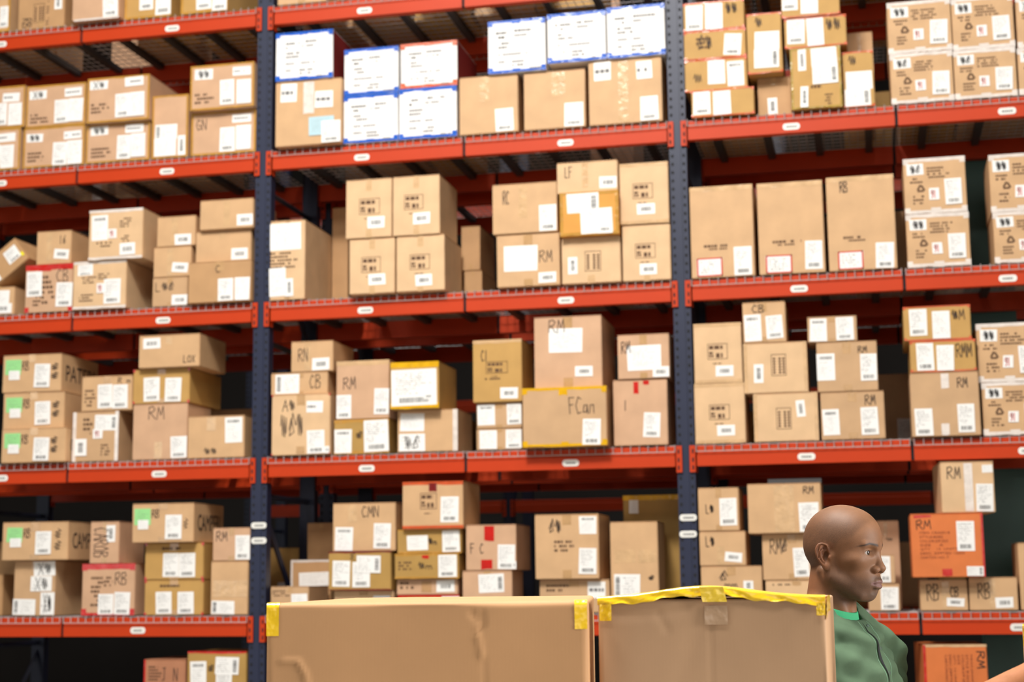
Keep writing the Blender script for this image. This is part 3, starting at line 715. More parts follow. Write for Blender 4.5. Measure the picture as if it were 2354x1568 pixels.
B('middle','E',4,2,1066,1187,1206,KP,'carton with two red tape squares',[('T',1113,1206,1136,1243,TR),('T',1106,1287,1132,1311,TR),('L',1143,1252,1184,1309),('W',1082,1250,1124,1272,'FxCK'),('L',1180,1290,1187,1308,'s')],zb=t,d=.4)
t=B('middle','E',5,1,1240,1402,1332,KG,'low wide carton with sticker',[('L',1351,1337,1392,1375,'l'),('P',1256,1342,1310,1362,2)],d=.34)
B('middle','E',5,2,1230,1377,1182,K,'large square carton with three print lines',[('L',1331,1187,1371,1227,'t'),('L',1330,1260,1371,1319),('P',1274,1241,1326,1270,3),('W',1262,1194,1292,1226,'?~')],zb=t,d=.4,yf=-.03)
B('middle','E',6,0,1404,1514,1199,K,'tall upright carton with seam and low label',[('T',1412,1264,1462,1294,TC),('T',1466,1264,1510,1294,TC),('L',1411,1320,1472,1375,'vl'),('W',1490,1310,1504,1336,'h~',1)],d=.32)
B('middle','E',8,0,1434,1566,1138,KOL,'large shaded carton with yellow tape set back',[('E','t',TY,.03),('L',1446,1150,1468,1180,'n'),('E','b',TY,.03)],yf=.42,d=.42)
# ---- second shelf, right bay
BR=lambda *a: [('E','tb',TO,.008),('Q',TO,.014)]+list(a)
t=B('right','B',1,5,1589,1734,204,KA,'brown taped carton with two labels',BR(('L',1593,208,1634,262),('L',1639,211,1681,267,'n')),d=.34,yf=-.02)
t2=B('right','B',1,1,1573,1718,135,KA,'brown taped carton with two labels, second up',BR(('L',1625,134,1667,191,'n'),('L',1671,142,1712,196,'t'),('W',1594,170,1618,190,'~',0)),zb=t,d=.34)
t3=B('right','B',1,3,1572,1715,69,KA,'brown taped carton with one label',BR(('L',1661,77,1704,130,'b',None,5),('P',1600,86,1640,112,3),('W',1602,82,1640,114,'?~')),zb=t2,d=.34)
B('right','B',1,4,1568,1711,3,KA,'brown taped carton with two labels',BR(('L',1575,14,1616,68),('L',1619,9,1661,65,'n'),('W',1668,6,1696,30,'~~')),zb=t3,d=.34)
t=B('right','B',2,1,1742,1819,178,KD,'small carton with upright sticker',[('L',1765,226,1788,263,'sv')],d=.34,yf=.05)
B('right','B',2,2,1717,1798,30,KA,'narrow upright carton with two labels, leaning',BR(('L',1733,74,1792,111,'n'),('L',1732,115,1791,153,'v'),('W',1735,40,1755,62,'~')),zb=t,d=.34,yf=-.04)
t=B('right','B',3,5,1818,1934,108,KA,'tall carton with four labels and gold edges',[('E','tblr',lin(170,140,60),.012),('L',1834,115,1854,162,'sv'),('L',1864,112,1925,149,'n'),('L',1867,151,1928,190,'v'),('L',1839,200,1859,246,'sv'),('P',1864,194,1890,204,1),('P',1896,214,1918,240,4)],d=.34,yf=-.03)
t2=B('right','B',3,3,1803,1946,38,KA,'brown taped carton with two labels',BR(('L',1808,46,1850,99),('L',1854,44,1895,103,'n'),('W',1898,42,1934,68,'~~')),zb=t,d=.34,yf=-.03)
B('right','B',3,4,1783,1930,-40,KA,'brown taped carton cut by the frame top',BR(('L',1794,-30,1834,22),('L',1838,-30,1880,29,'n')),zb=t2,d=.34,yf=-.04)
B('right','B',4,1,1937,2009,118,KA,'slim carton with two stacked labels',BR(('L',1943,166,2006,203,'n'),('L',1942,207,2003,247,'v'),('W',1950,128,1972,150,'~')),d=.3)
B('right','B',4,2,1948,2010,74,K,'plain tan carton standing behind',[],yf=.36,d=.4)
t=B('right','B',5,1,2047,2192,120,K,'tan carton with white printed tape and recycling mark',std(),d=.4)
B('right','B',5,2,2040,2187,1,K,'tan carton with white printed tape and recycling mark',std(),zb=t,d=.4)
t=B('right','B',6,1,2193,2337,112,K,'tan carton with white printed tape and recycling mark',std(),d=.4)
B('right','B',6,2,2188,2331,-8,K,'tan carton with white printed tape and recycling mark',std(),zb=t,d=.4)
t=B('right','B',7,1,2340,2480,106,K,'tan carton with white printed tape cut by frame',std(),d=.4)
B('right','B',7,2,2336,2476,-14,K,'tan carton with white printed tape cut by frame',std(),zb=t,d=.4)
# ---- third shelf, right bay
for i,(a,b2,yt,dd) in enumerate(((1587,1733,427,[('L',1602,595,1662,634,'r'),('L',1687,568,1730,637)]),(1742,1894,418,[('L',1760,588,1822,629,'r'),('L',1849,554,1891,617)]),(1902,2059,404,[('L',1926,579,1986,619,'r'),('L',2012,558,2056,620),('W',1930,418,1950,442,'RB')]))):
    px=(a+b2)/2
    B('right','C',i+1,0,a,b2,yt,K,('tall carton with red-framed label beside post','tall carton with red-framed label between two others','tall carton with red-framed label marked RB')[i],dd+[('E','t',TC,.03),('P',px-42,562-i*10,px+30,568-i*10,1),('P',px-30,570-i*10,px+20,574-i*10,1)],d=.42,yf=-.0)
t=B('right','C',4,1,2084,2230,490,K,'tan carton with white printed tape',std(),d=.36)
B('right','C',4,2,2078,2221,362,K,'tan carton with white printed tape',std(),zb=t,d=.36)
t=B('right','C',5,1,2284,2430,485,K,'tan carton with white printed tape cut by frame',std(),d=.4)
B('right','C',5,2,2275,2420,352,K,'tan carton with white printed tape cut by frame',std(),zb=t,d=.4)
# ---- fourth shelf, right bay
t=B('right','D',1,1,1597,1713,881,KL,'tan carton with square black mark beside post',[('F',1630,931,1678,964),('L',1649,978,1690,1001,'s'),('E','tb',TC,.02)])
B('right','D',1,2,1595,1706,743,KL,'tan carton with square black mark beside post',[('F',1626,791,1673,825),('L',1645,841,1686,864,'s'),('E','tb',TC,.02)],zb=t)
t=B('right','D',2,5,1733,1881,903,KL,'tan carton with sideways black mark, shifted right',[('F',1784,938,1820,986,1),('L',1831,921,1855,963,'sv',None,-4),('E','lr',TC,.02)])
t2=B('right','D',2,3,1710,1856,787,KL,'tan carton with sideways black mark',[('F',1772,815,1808,863,1),('L',1732,838,1756,880,'sv'),('E','lr',TC,.02)],zb=t)
B('right','D',2,4,1707,1806,694,K,'small carton with two tall labels',[('L',1711,725,1752,784,'t'),('L',1762,727,1804,785,'b',None,-3),('W',1728,702,1760,718,'CB')],zb=t2,d=.3)
t=B('right','D',3,5,1887,2034,900,KG,'tan carton with two labels and marker RM',[('L',1891,942,1931,1000,'t'),('L',1979,937,2021,999),('W',1988,908,2014,930,'RM')],d=.4)
t2=B('right','D',3,3,1874,2018,785,KG,'tan carton with two labels and small marker',[('L',1877,814,1920,874,'t'),('L',1976,814,2017,874),('W',1972,796,1994,810,'RM')],zb=t,d=.4)
B('right','D',3,4,1856,1970,727,KG,'flat small carton with two labels',[('L',1860,731,1901,788,'t'),('L',1921,728,1963,787)],zb=t2,d=.3)
t=B('right','D',4,5,2094,2253,855,KG,'large carton with clear tape tabs marked RM',[('L',2102,940,2146,1003,'b'),('L',2200,929,2243,993),('W',2200,868,2226,890,'RM'),('T',2162,856,2182,892,TW),('T',2164,974,2184,1008,TW)],d=.4,yf=-.03)
t2=B('right','D',4,3,2092,2244,782,KA,'brown taped carton with two labels marked RM',[('E','tb',TO,.008),('Q',TO,.014),('L',2105,790,2148,851),('L',2151,794,2194,856,'n'),('W',2197,790,2236,820,'RMM')],zb=t,d=.5,yf=-.03)
B('right','D',4,4,2077,2232,703,KA,'brown taped carton with two labels',[('E','tb',TO,.008),('Q',TO,.014),('L',2089,712,2132,771),('L',2141,716,2186,777,'n'),('W',2188,712,2220,734,'~M')],zb=t2,d=.5,yf=-.03)
t=B('right','D',5,1,2258,2405,878,K,'tan carton with white printed tape cut by frame',std(),d=.4)
B('right','D',5,2,2246,2392,742,K,'tan carton with white printed tape cut by frame',std(),zb=t,d=.4)
# ---- fifth shelf, right bay
t=B('right','E',1,5,1612,1753,1301,K,'low carton with grey marker writing',[('W',1654,1312,1676,1336,'?'),('W',1650,1334,1698,1352,'Umm'),('L',1709,1335,1732,1356,'sv')],d=.34)
t2=B('right','E',1,3,1608,1715,1221,K,'small carton with slanted sticker',[('L',1665,1268,1707,1294,'s',None,6),('T',1648,1256,1666,1298,TC),('W',1622,1234,1644,1256,'L~')],zb=t,d=.34)
B('right','E',1,4,1605,1699,1121,K,'carton with big label beside blue post',[('L',1654,1146,1695,1208),('W',1622,1160,1642,1180,'L~')],zb=t2,d=.34)
t=B('right','E',2,5,1760,1905,1334,KL,'carton behind man, top edge showing above foreground box',[('P',1776,1341,1836,1347,1)],d=.34)
t2=B('right','E',2,3,1753,1892,1227,K,'carton partly behind the man marked RM',[('W',1770,1240,1812,1272,'RM?'),('L',1824,1260,1862,1326)],zb=t,d=.34)
t3=B('right','E',2,4,1719,1889,1111,K,'wide carton with seam tape above the man',[('T',1778,1112,1828,1226,TC),('L',1836,1156,1884,1222),('W',1846,1118,1872,1134,'RM')],zb=t2,d=.38,yf=-.03)
t=B('right','E',3,1,1996,2069,1342,KG,'carton right of the man with tall label',[('L',2023,1350,2067,1411)],d=.3)
B('right','E',3,2,1985,2058,1275,KG,'small carton beside the man\'s nose',[('L',2022,1277,2048,1341,'b')],zb=t,d=.3)
B('right','E',7,0,2008,2070,1197,KP,'dim pinkish carton set back beyond man',[('W',2036,1236,2056,1244,'~')],yf=.42,d=.4)
t=B('right','E',4,1,2115,2225,1333,K,'small carton marked RB with sticker, left one',[('W',2130,1343,2162,1380,'RB'),('L',2176,1374,2219,1398,'s',None,3),('T',2164,1336,2184,1408,TC),('W',2184,1350,2206,1372,'CB')],d=.34)
t1=B('right','E',5,1,2228,2340,1327,K,'small carton marked RB with sticker, right one',[('W',2247,1341,2280,1376,'RB'),('L',2289,1374,2331,1398,'s',None,-2),('T',2272,1330,2292,1408,TC)],d=.34)
t2=B('right','E',4,3,2095,2262,1180,KO,'large orange carton marked RM',[('W',2106,1196,2142,1216,'RM'),('L',2197,1198,2241,1266),('L',2222,1302,2262,1326,'v'),('T',2100,1180,2140,1190,TR),('T',2166,1308,2190,1326,TR),('E','r',TR,.012)],zb=max(t,t1),yf=-.07,d=.46)
B('right','E',4,4,2163,2287,1061,KL,'tan carton marked RM atop the orange one',[('W',2176,1074,2210,1100,'RM'),('T',2214,1064,2240,1176,TW),('L',2257,1069,2283,1086,'n'),('L',2242,1112,2285,1177)],zb=t2,yf=-.05,d=.4,yaw=4)
B('right','E',6,0,2343,2440,1247,K,'tan carton at right frame edge',[],d=.4)
# ---- lowest shelf, right bay
B('right','F',1,0,2129,2278,1482,KO,'orange carton lettered sideways below the beam',[('E','l',TR,.014),('E','t',TC,.012)],yf=-.02,d=.45,yaw=5)
B('right','F',2,0,1640,1800,1560,KD,'tan carton hidden behind the foreground boxes')
B('middle','F',1,0,700,860,1560,KD,'tan carton hidden behind the big foreground box')

# clear type on the two orange cartons
def lettering(o, lines, rect, rot=0):
    m = MB(); x0, z0, x1, z1 = rect; n = len(lines)
    for i, s in enumerate(lines):
        if rot:
            a = x1-(i+1)*(x1-x0)/n; font_mesh(m, s, a+(x1-x0)/n*.2, z1-(z1-z0)*len(s)/18, a+(x1-x0)/n*.8, z1, -.0012, 0, 1)
        else:
            c = z1-(i+1)*(z1-z0)/n; font_mesh(m, s, x0, c+(z1-z0)/n*.2, x0+(x1-x0)*len(s)/18, c+(z1-z0)/n*.8, -.0012)
    m.build('printed_text', 'brown_ink2', o)
mat('brown_ink2', lin(120, 50, 28), .7)
for o in list(C.objects):
    lb = o.get('label', '')
    if lb.startswith('large orange carton'):
        w_ = o.dimensions.x; h_ = o.dimensions.z
        lettering(o, ['ITEM: CRA0518', 'STYLE:8282', 'COLOR:DP.223', 'SIZE     A', 'QTY    12  UNITS', 'DESC. ZIPPTED 12000', 'CARTON NO. 7'], (-w_*.38, h_*.28, w_*.2, h_*.73))
    if lb.startswith('orange carton lettered'):
        w_ = o.dimensions.x; h_ = o.dimensions.z
        lettering(o, ['MEAS:(INSIDE 2)', 'STYLE B:2620', 'COLOR:DP.200', 'SIZE', 'QTY. 12 UNITS', 'DESC.ZIPPTED 12', 'CARTON:NO. -10'], (-w_*.18, h_*.62, w_*.28, h_*.93), 1)
        m = MB(); write(m, 'RM', w_*.34, h_*.83, w_*.46, h_*.95, 1, -.0016, .003); m.build('marker_writing', 'marker', o)
        m = MB(); ribbon(m, [(-w_*.33+.03*math.cos(a), h_*.5+.03*math.sin(a)) for a in [i*.4 for i in range(12)]], .004, -.0012); m.build('printed_mark', 'red_ink', o)

# leaning carton at the far left of the third shelf
P = on_y(66, 593, -.02)
o = link('cardboard_box', carton_mesh(.285, .34, .178, seed=3), None, KD)
ang = math.radians(-37)
o.rotation_euler = (0, ang, 0)
o.location = (P.x-.1425*math.cos(ang), -.02, P.z+.1425*math.sin(ang))
tag(o, 'tilted tan carton leaning on its neighbour, third shelf, left bay, cut by frame', 'box', 'cartons stored on the racking')
put_decor(o, .285, .34, .178, [('l', .55, .2, .9, .72, 'b'), ('l', .9, .62, .97, .78, 'n', lin(240, 225, 40)), ('l', .05, .75, .2, .95, 'n')])

# flat grey tray lid on the wide carton behind the man
P0 = on_y(1765, 1108, .05); P1 = on_y(1888, 1104, .05)
m = MB(); m.box(0, P1.x-P0.x, 0, .28, 0, .012); m.box(0, P1.x-P0.x, 0, .006, .012, .028); m.box(0, P1.x-P0.x, .274, .28, .012, .028)
m.box(0, .006, .006, .274, .012, .028); m.box(P1.x-P0.x-.006, P1.x-P0.x, .006, .274, .012, .028)
o = m.build('tray_lid', 'channel'); o.location = (P0.x, .05, t3+.0014)
tag(o, 'thin dark grey tray lid lying on the wide carton above the man', 'lid')

# ------------------------------------------------------------------ cartons on the rear rack, seen dimly through the gaps
rr = random.Random(21)
for bay in ('left', 'middle', 'right'):
    for row in 'ABCDE':
        x = BAYX[bay]+.08; n = 0
        while x < BAYX[bay]+L-.5:
            wd = rr.uniform(.3, .5); hh = rr.uniform(.3, .62)
            if rr.random() < .62:
                n += 1
                o = link('cardboard_box', carton_mesh(wd, .5, hh, seed=x), None, rr.choice((K, KD, KP, KA)))
                o.location = (x+wd/2, YR+.06, ZL[row]+.0095)
                lb = f'dim carton in the rear rack, {ORD[n]} from left, {ROWN[row]} shelf, {bay} bay'
                tag(o, lb, 'box', 'cartons on the rear rack')
                if rr.random() < .7: put_decor(o, wd, .5, hh, [('l', .6, .55, .85, .9, 'b')])
            x += wd+rr.uniform(.01, .1)

# cartons pushed to the back half of the front rack shelves
for bay in ('left', 'middle', 'right'):
    for row in 'ABC':
        x = BAYX[bay]+.05; n = 0
        while x < BAYX[bay]+L-.5:
            wd = rr.uniform(.3, .46); hh = rr.uniform(.28, .5)
            y0 = .5
            hit = [b_ for b_ in BOXES if b_[0] < x+wd and b_[1] > x and b_[3] > y0 and ZL[row] < b_[4] < ZL[row]+.5]
            if hit: y0 = max(b_[3] for b_ in hit)+.02
            if rr.random() < (.9 if row == 'A' else .5) and y0 < .66:
                n += 1; dd = .915-y0
                o = link('cardboard_box', carton_mesh(wd, dd, hh, seed=x), None, rr.choice((K, KD, KG, KA)))
                o.location = (x+wd/2, y0, ZL[row]+.0108)
                tag(o, f'shaded carton at the back of the front rack, {ORD[n]} from left, {ROWN[row]} shelf, {bay} bay', 'box', 'cartons at the back of the shelves')
            x += wd+rr.uniform(.01, .08)

# green steel building column between the rack rows
c0 = on_y(2206, 480, DEPTH+.16).x; c1 = on_y(2318, 480, DEPTH+.16).x
m = MB()
yy = DEPTH+.04
m.box(c0, c1, yy, yy+.02, 0, 10.4); m.box(c0, c1, yy+.19, yy+.21, 0, 10.4); m.box((c0+c1)/2-.008, (c0+c1)/2+.008, yy+.02, yy+.19, 0, 10.4)
o = m.build('steel_column', 'green_steel'); tag(o, 'dark green steel building column standing behind the right bay', 'column')
# ------------------------------------------------------------------ big cartons in the foreground
def cardboard_near():
    m = mat('cardboard_near', (1, 1, 1, 1), .66, noise=.06, nscale=5, objcol=True, spec=.3)
    nt = m.node_tree; b = nt.nodes['Principled BSDF']; tc = nt.nodes.new('ShaderNodeTexCoord')
    wv = nt.nodes.new('ShaderNodeTexWave'); wv.inputs['Scale'].default_value = 46; wv.inputs['Distortion'].default_value = 1.2; wv.inputs['Detail'].default_value = 2
    wv.bands_direction = 'X'
    nz = nt.nodes.new('ShaderNodeTexNoise'); nz.inputs['Scale'].default_value = 260; nz.inputs['Detail'].default_value = 2
    mx = nt.nodes.new('ShaderNodeMath'); mx.operation = 'ADD'
    nt.links.new(tc.outputs['Object'], wv.inputs['Vector']); nt.links.new(tc.outputs['Object'], nz.inputs['Vector'])
    nt.links.new(wv.outputs['Fac'], mx.inputs[0]); nt.links.new(nz.outputs['Fac'], mx.inputs[1])
    bp = nt.nodes.new('ShaderNodeBump'); bp.inputs['Strength'].default_value = .04; bp.inputs['Distance'].default_value = .0006
    nt.links.new(mx.outputs[0], bp.inputs['Height']); nt.links.new(bp.outputs['Normal'], b.inputs['Normal'])
cardboard_near()
def seg_dist(px, pz, a, b):
    ax, az = a; bx_, bz = b; dx, dz = bx_-ax, bz-az
    t = max(0, min(1, ((px-ax)*dx+(pz-az)*dz)/(dx*dx+dz*dz))); return math.hypot(px-ax-t*dx, pz-az-t*dz)
def big_carton(w_, d, h, bev, marks, name='cardboard_box', zfine=.35, topbulge=None):
    """carton with its front-bottom-left corner at the origin; front face finely meshed so creases are real relief"""
    bm = bmesh.new()
    nx = int(w_/.006); zs = [0] + [h-zfine+i*.006 for i in range(int(zfine/.006)+1)]
    zs = [z for z in zs if z < h-bev]+[h-bev]; xs = [bev+(w_-2*bev)*i/nx for i in range(nx+1)]
    def off(x, z):
        y = 0
        for kind, pts, amp, r in marks:
            dd = min(seg_dist(x, z, a, b2) for a, b2 in zip(pts, pts[1:]))
            y += amp*math.exp(-(dd/r)**2)
        y += .0012*math.sin(x*9+z*4)+.0008*math.sin(x*23-z*17)
        return y
    arc = [(bev*(1-math.cos(t)), bev*math.sin(t)) for t in [math.pi/2*i/4 for i in range(5)]]   # (toward back, up)
    def ring(z, inset, up):   # closed loop of the horizontal section at height z, rounded corners
        L_ = []
        i_ = inset
        for x in xs: L_.append((x, i_+off(x, z) if up is None else i_, z))
        for cx, cy, a0 in ((w_-bev, bev, -90), (w_-bev, d-bev, 0), (bev, d-bev, 90), (bev, bev, 180)):
            for k in range(1 if a0 == -90 else 0, 6 if a0 != 180 else 5):
                a = math.radians(a0+90*k/5); rr_ = bev-i_
                L_.append((cx+rr_*math.cos(a), cy+rr_*math.sin(a), z))
        return L_
    loops = [ring(z, 0, None) for z in zs]+[ring(h-bev+u, b_, 1) for b_, u in arc[1:]]
    V = [[bm.verts.new(p) for p in l] for l in loops]
    n = len(V[0])
    for a, b2 in zip(V, V[1:]):
        for i in range(n):
            j = (i+1) % n; bm.faces.new((a[i], a[j], b2[j], b2[i]))
    bm.faces.new(V[-1]); bm.faces.new(list(reversed(V[0])))
    me = bpy.data.meshes.new(name); bm.to_mesh(me); bm.free(); me.materials.append(MATS['cardboard_near'])
    me.polygons.foreach_set('use_smooth', [len(p.vertices) == 4 for p in me.polygons])
    return me
def place(o, P, ang): o.location = P; o.rotation_euler = (0, 0, ang)
def crinkle_tape(parent, grid, name='packing_tape', col=None, thick=.0003):
    """grid: rows of points"""
    m = MB(); rr = random.Random(len(grid)*7+len(grid[0]))
    k = 0; n = len(grid[0])
    for row_ in grid:
        for p in row_: m.v.append(p)
    for i in range(len(grid)-1):
        for j in range(n-1):
            m.f.append((i*n+j, i*n+j+1, (i+1)*n+j+1, (i+1)*n+j)); m.m.append(0)
    return m.build(name, 'tape_near', parent, col or lin(250, 204, 40), smooth=True)
mat('tape_near', (1, 1, 1, 1), .16, noise=.05, nscale=20, bump=.35, bscale=22, objcol=True, coat=.5)

def wrap_patch(parent, x0, x1, H, down, back, bev, nx=8, jag=.001, col=None, seed=1):
    rr = random.Random(seed); rows = []
    prof = [(-.0012, H-bev-down*(1-i/8)) for i in range(9)]
    prof += [(bev*(1-math.cos(t))-.0012*math.cos(t), H-bev+bev*math.sin(t)+.0012*math.sin(t)) for t in [math.pi/2*i/5 for i in range(1, 6)]]
    prof += [(bev+back*i/4, H+.0012) for i in range(1, 5)]
    for (y, z) in prof:
        rows.append([(x0+(x1-x0)*i/nx, y+rr.uniform(-1, 0)*jag, z+rr.uniform(0, 1)*jag*.5) for i in range(nx+1)])
    return crinkle_tape(parent, rows, col=col)

D1 = 2.9; TH1 = .22182-math.radians(3.6)
A1 = at_depth(613, 1380, D1); B1 = at_depth(1353, 1376, D1-.035)
W1 = math.hypot(B1.x-A1.x, B1.y-A1.y); TH1 = math.atan2(B1.y-A1.y, B1.x-A1.x)
zt1 = at_depth(980, 1384, D1).z
PAL = .14
m1 = [('c', [(W1*.655, zt1-PAL-.055), (W1*.675, zt1-PAL-.045), (W1*.672, zt1-PAL-.02)], .0035, .004), ('c', [(W1*.655, zt1-PAL-.05), (W1*.665, zt1-PAL-.085), (W1*.67, zt1-PAL-.1)], -.003, .004),
      ('c', [(W1*.05, zt1-PAL-.105), (W1*.1, zt1-PAL-.105), (W1*.125, zt1-PAL-.13), (W1*.14, zt1-PAL-.18)], -.004, .004),
      ('c', [(W1*.675, zt1-PAL-.1), (W1*.68, zt1-PAL-.3)], .0015, .003), ('c', [(W1*.64, zt1-PAL-.02), (W1*.655, zt1-PAL-.03)], .003, .005)]
big1 = link('cardboard_box', big_carton(W1, 1.0, zt1-PAL, .009, m1), None, lin(188, 143, 100))
place(big1, (A1.x, A1.y, PAL), TH1)
tag(big1, 'big plain carton in the left foreground with yellow tape at both top corners', 'box')
wrap_patch(big1, .0005, .0235, zt1-PAL, .05, .012, .009, seed=2)
wrap_patch(big1, W1-.026, W1-.003, zt1-PAL, .042, .012, .009, seed=3)

D2 = 2.88
A2 = at_depth(1374, 1374, D2+.03); th2 = .004
B2 = at_depth(1897, 1374, D2-.06)
W2 = math.hypot(B2.x-A2.x, B2.y-A2.y); TH2 = math.atan2(B2.y-A2.y, B2.x-A2.x)
zt2 = at_depth(1400, 1374, D2+.02).z
H2 = zt2-PAL
m2 = [('c', [(W2*.27, H2-.03), (W2*.31, H2-.06)], .0016, .006), ('c', [(W2*.06, H2-.03), (W2*.2, H2-.034), (W2*.4, H2-.022)], .003, .009), ('c', [(W2*.35, H2-.16), (W2*.45, H2-.05)], .0012, .02), ('c', [(W2*.5, H2-.02), (W2*.5, H2-.5)], .001, .004)]
big2 = link('cardboard_box', big_carton(W2, .55, H2-.004, .005, m2), None, lin(190, 152, 117))
place(big2, (A2.x, A2.y, PAL), TH2)
tag(big2, 'big carton in the right foreground sealed with shiny yellow tape, in front of the man', 'box')
def bulge(x): return .019*math.exp(-((x-W2*.48)/(W2*.28))**2)
m = MB(); nx = 40
for j, y in enumerate((.0, .05, .15, .27)):
    for i in range(nx+1):
        x = .002+(W2-.004)*i/nx; f = max(0, 1-y/.3); m.v.append((x, y, H2-.003+bulge(x)*f+.0006)); 
for j in range(3):
    for i in range(nx):
        a = j*(nx+1)+i; m.f.append((a, a+1, a+nx+2, a+nx+1)); m.m.append(0)
fl = m.build('top_flap', 'cardboard_near', big2, lin(200, 160, 118), smooth=True)
sm = fl.modifiers.new('solid', 'SOLIDIFY'); sm.thickness = .003; sm.offset = -1
rr = random.Random(9); rows = []; nx = 70
for kz in range(9):
    row_ = []
    for i in range(nx+1):
        x = i/nx*W2; b_ = bulge(x); t = kz/8
        lo = H2-.015+min(b_*.95, .024)+.002*math.sin(x*60)+.0012*math.sin(x*170); hi = H2+b_+.001
        if t < .85: z = lo+(hi-lo)*t/.85; y = -.003-.0028*abs(math.sin(x*45+t*3))*(1-t)-.002*rr.random()*(1-t)
        else: z = hi; y = -.003+(t-.84)*.25
        row_.append((x, y, z))
    rows.append(row_)
crinkle_tape(big2, rows)
# corner pieces and the central tab
def flat_patch(parent, x0, x1, z0, z1, y=-.0055, col=None, nx=8, nz=8, seed=0, jag=.0015, skew=0):
    rr = random.Random(seed)
    return crinkle_tape(parent, [[(x0+(x1-x0)*i/nx+skew*(1-j/nz), y-jag*rr.random(), z0+(z1-z0)*j/nz) for i in range(nx+1)] for j in range(nz+1)], col=col)
S2 = D2/FPX
flat_patch(big2, .004, .026, H2-.042, H2-.012, seed=4, jag=.002)
flat_patch(big2, W2-.016, W2-.0005, H2-.034, H2-.012, seed=5, jag=.003)
flat_patch(big2, .188, .232, H2-.009, H2+.018, y=-.008, seed=6, jag=.002, skew=.006, col=lin(252, 214, 70))
flat_patch(big2, .196, .238, H2-.05, H2-.016, y=-.0028, seed=7, jag=.0003, col=lin(190, 156, 124))

m = MB()
for j in range(9):
    for i in range(9):
        m.v.append((W2+.0012+.0015*rr.random(), .0+.25*i/8, H2-.030-.012*max(0, 1-i/2)+.03*j/8))
for j in range(8):
    for i in range(8):
        a = j*9+i; m.f.append((a, a+1, a+10, a+9)); m.m.append(0)
m.build('packing_tape', 'tape_near', big2, lin(250, 204, 40), smooth=True)
# right-hand carton with amber tape at the frame edge
C3 = at_depth(2349, 1436, 3.75)
big3 = link('cardboard_box', big_carton(.42, .4, C3.z-PAL, .006, []), None, lin(200, 155, 108))
place(big3, (C3.x, C3.y, PAL), -.12)
tag(big3, 'tall carton with amber corner tape at the right edge of the picture', 'box')
wrap_patch(big3, 0.001, .03, C3.z-PAL, .045, .02, .006, seed=8, col=lin(206, 160, 40))

def pallet(cx, cy, ang, w_, d, label):
    root = empty('wooden_pallet', (cx, cy, 0)); root.rotation_euler = (0, 0, ang)
    tag(root, label, 'pallet')
    for i in range(7):
        m = MB(); x = w_*(i+.5)/7; m.box(x-w_*.055, x+w_*.055, 0, d, .118, .138); m.build('deck_board', 'wood', root)
    for i in range(3):
        m = MB(); y = .02+(d-.1)*i/2; m.box(0, w_, y, y+.08, .02, .117); m.build('stringer', 'wood', root)
    return root
mat('wood', lin(178, 142, 100), .7, noise=.2, nscale=6, stretch=(1, 8, 1), bump=.2)
pallet(A1.x, A1.y, TH1, W1, 1.0, 'wooden pallet under the big left foreground carton')
pallet(A2.x, A2.y, TH2, W2, .55, 'wooden pallet under the right foreground carton with yellow tape')
pallet(C3.x, C3.y, -.12, .42, .4, 'wooden pallet under the tall carton at the right edge')

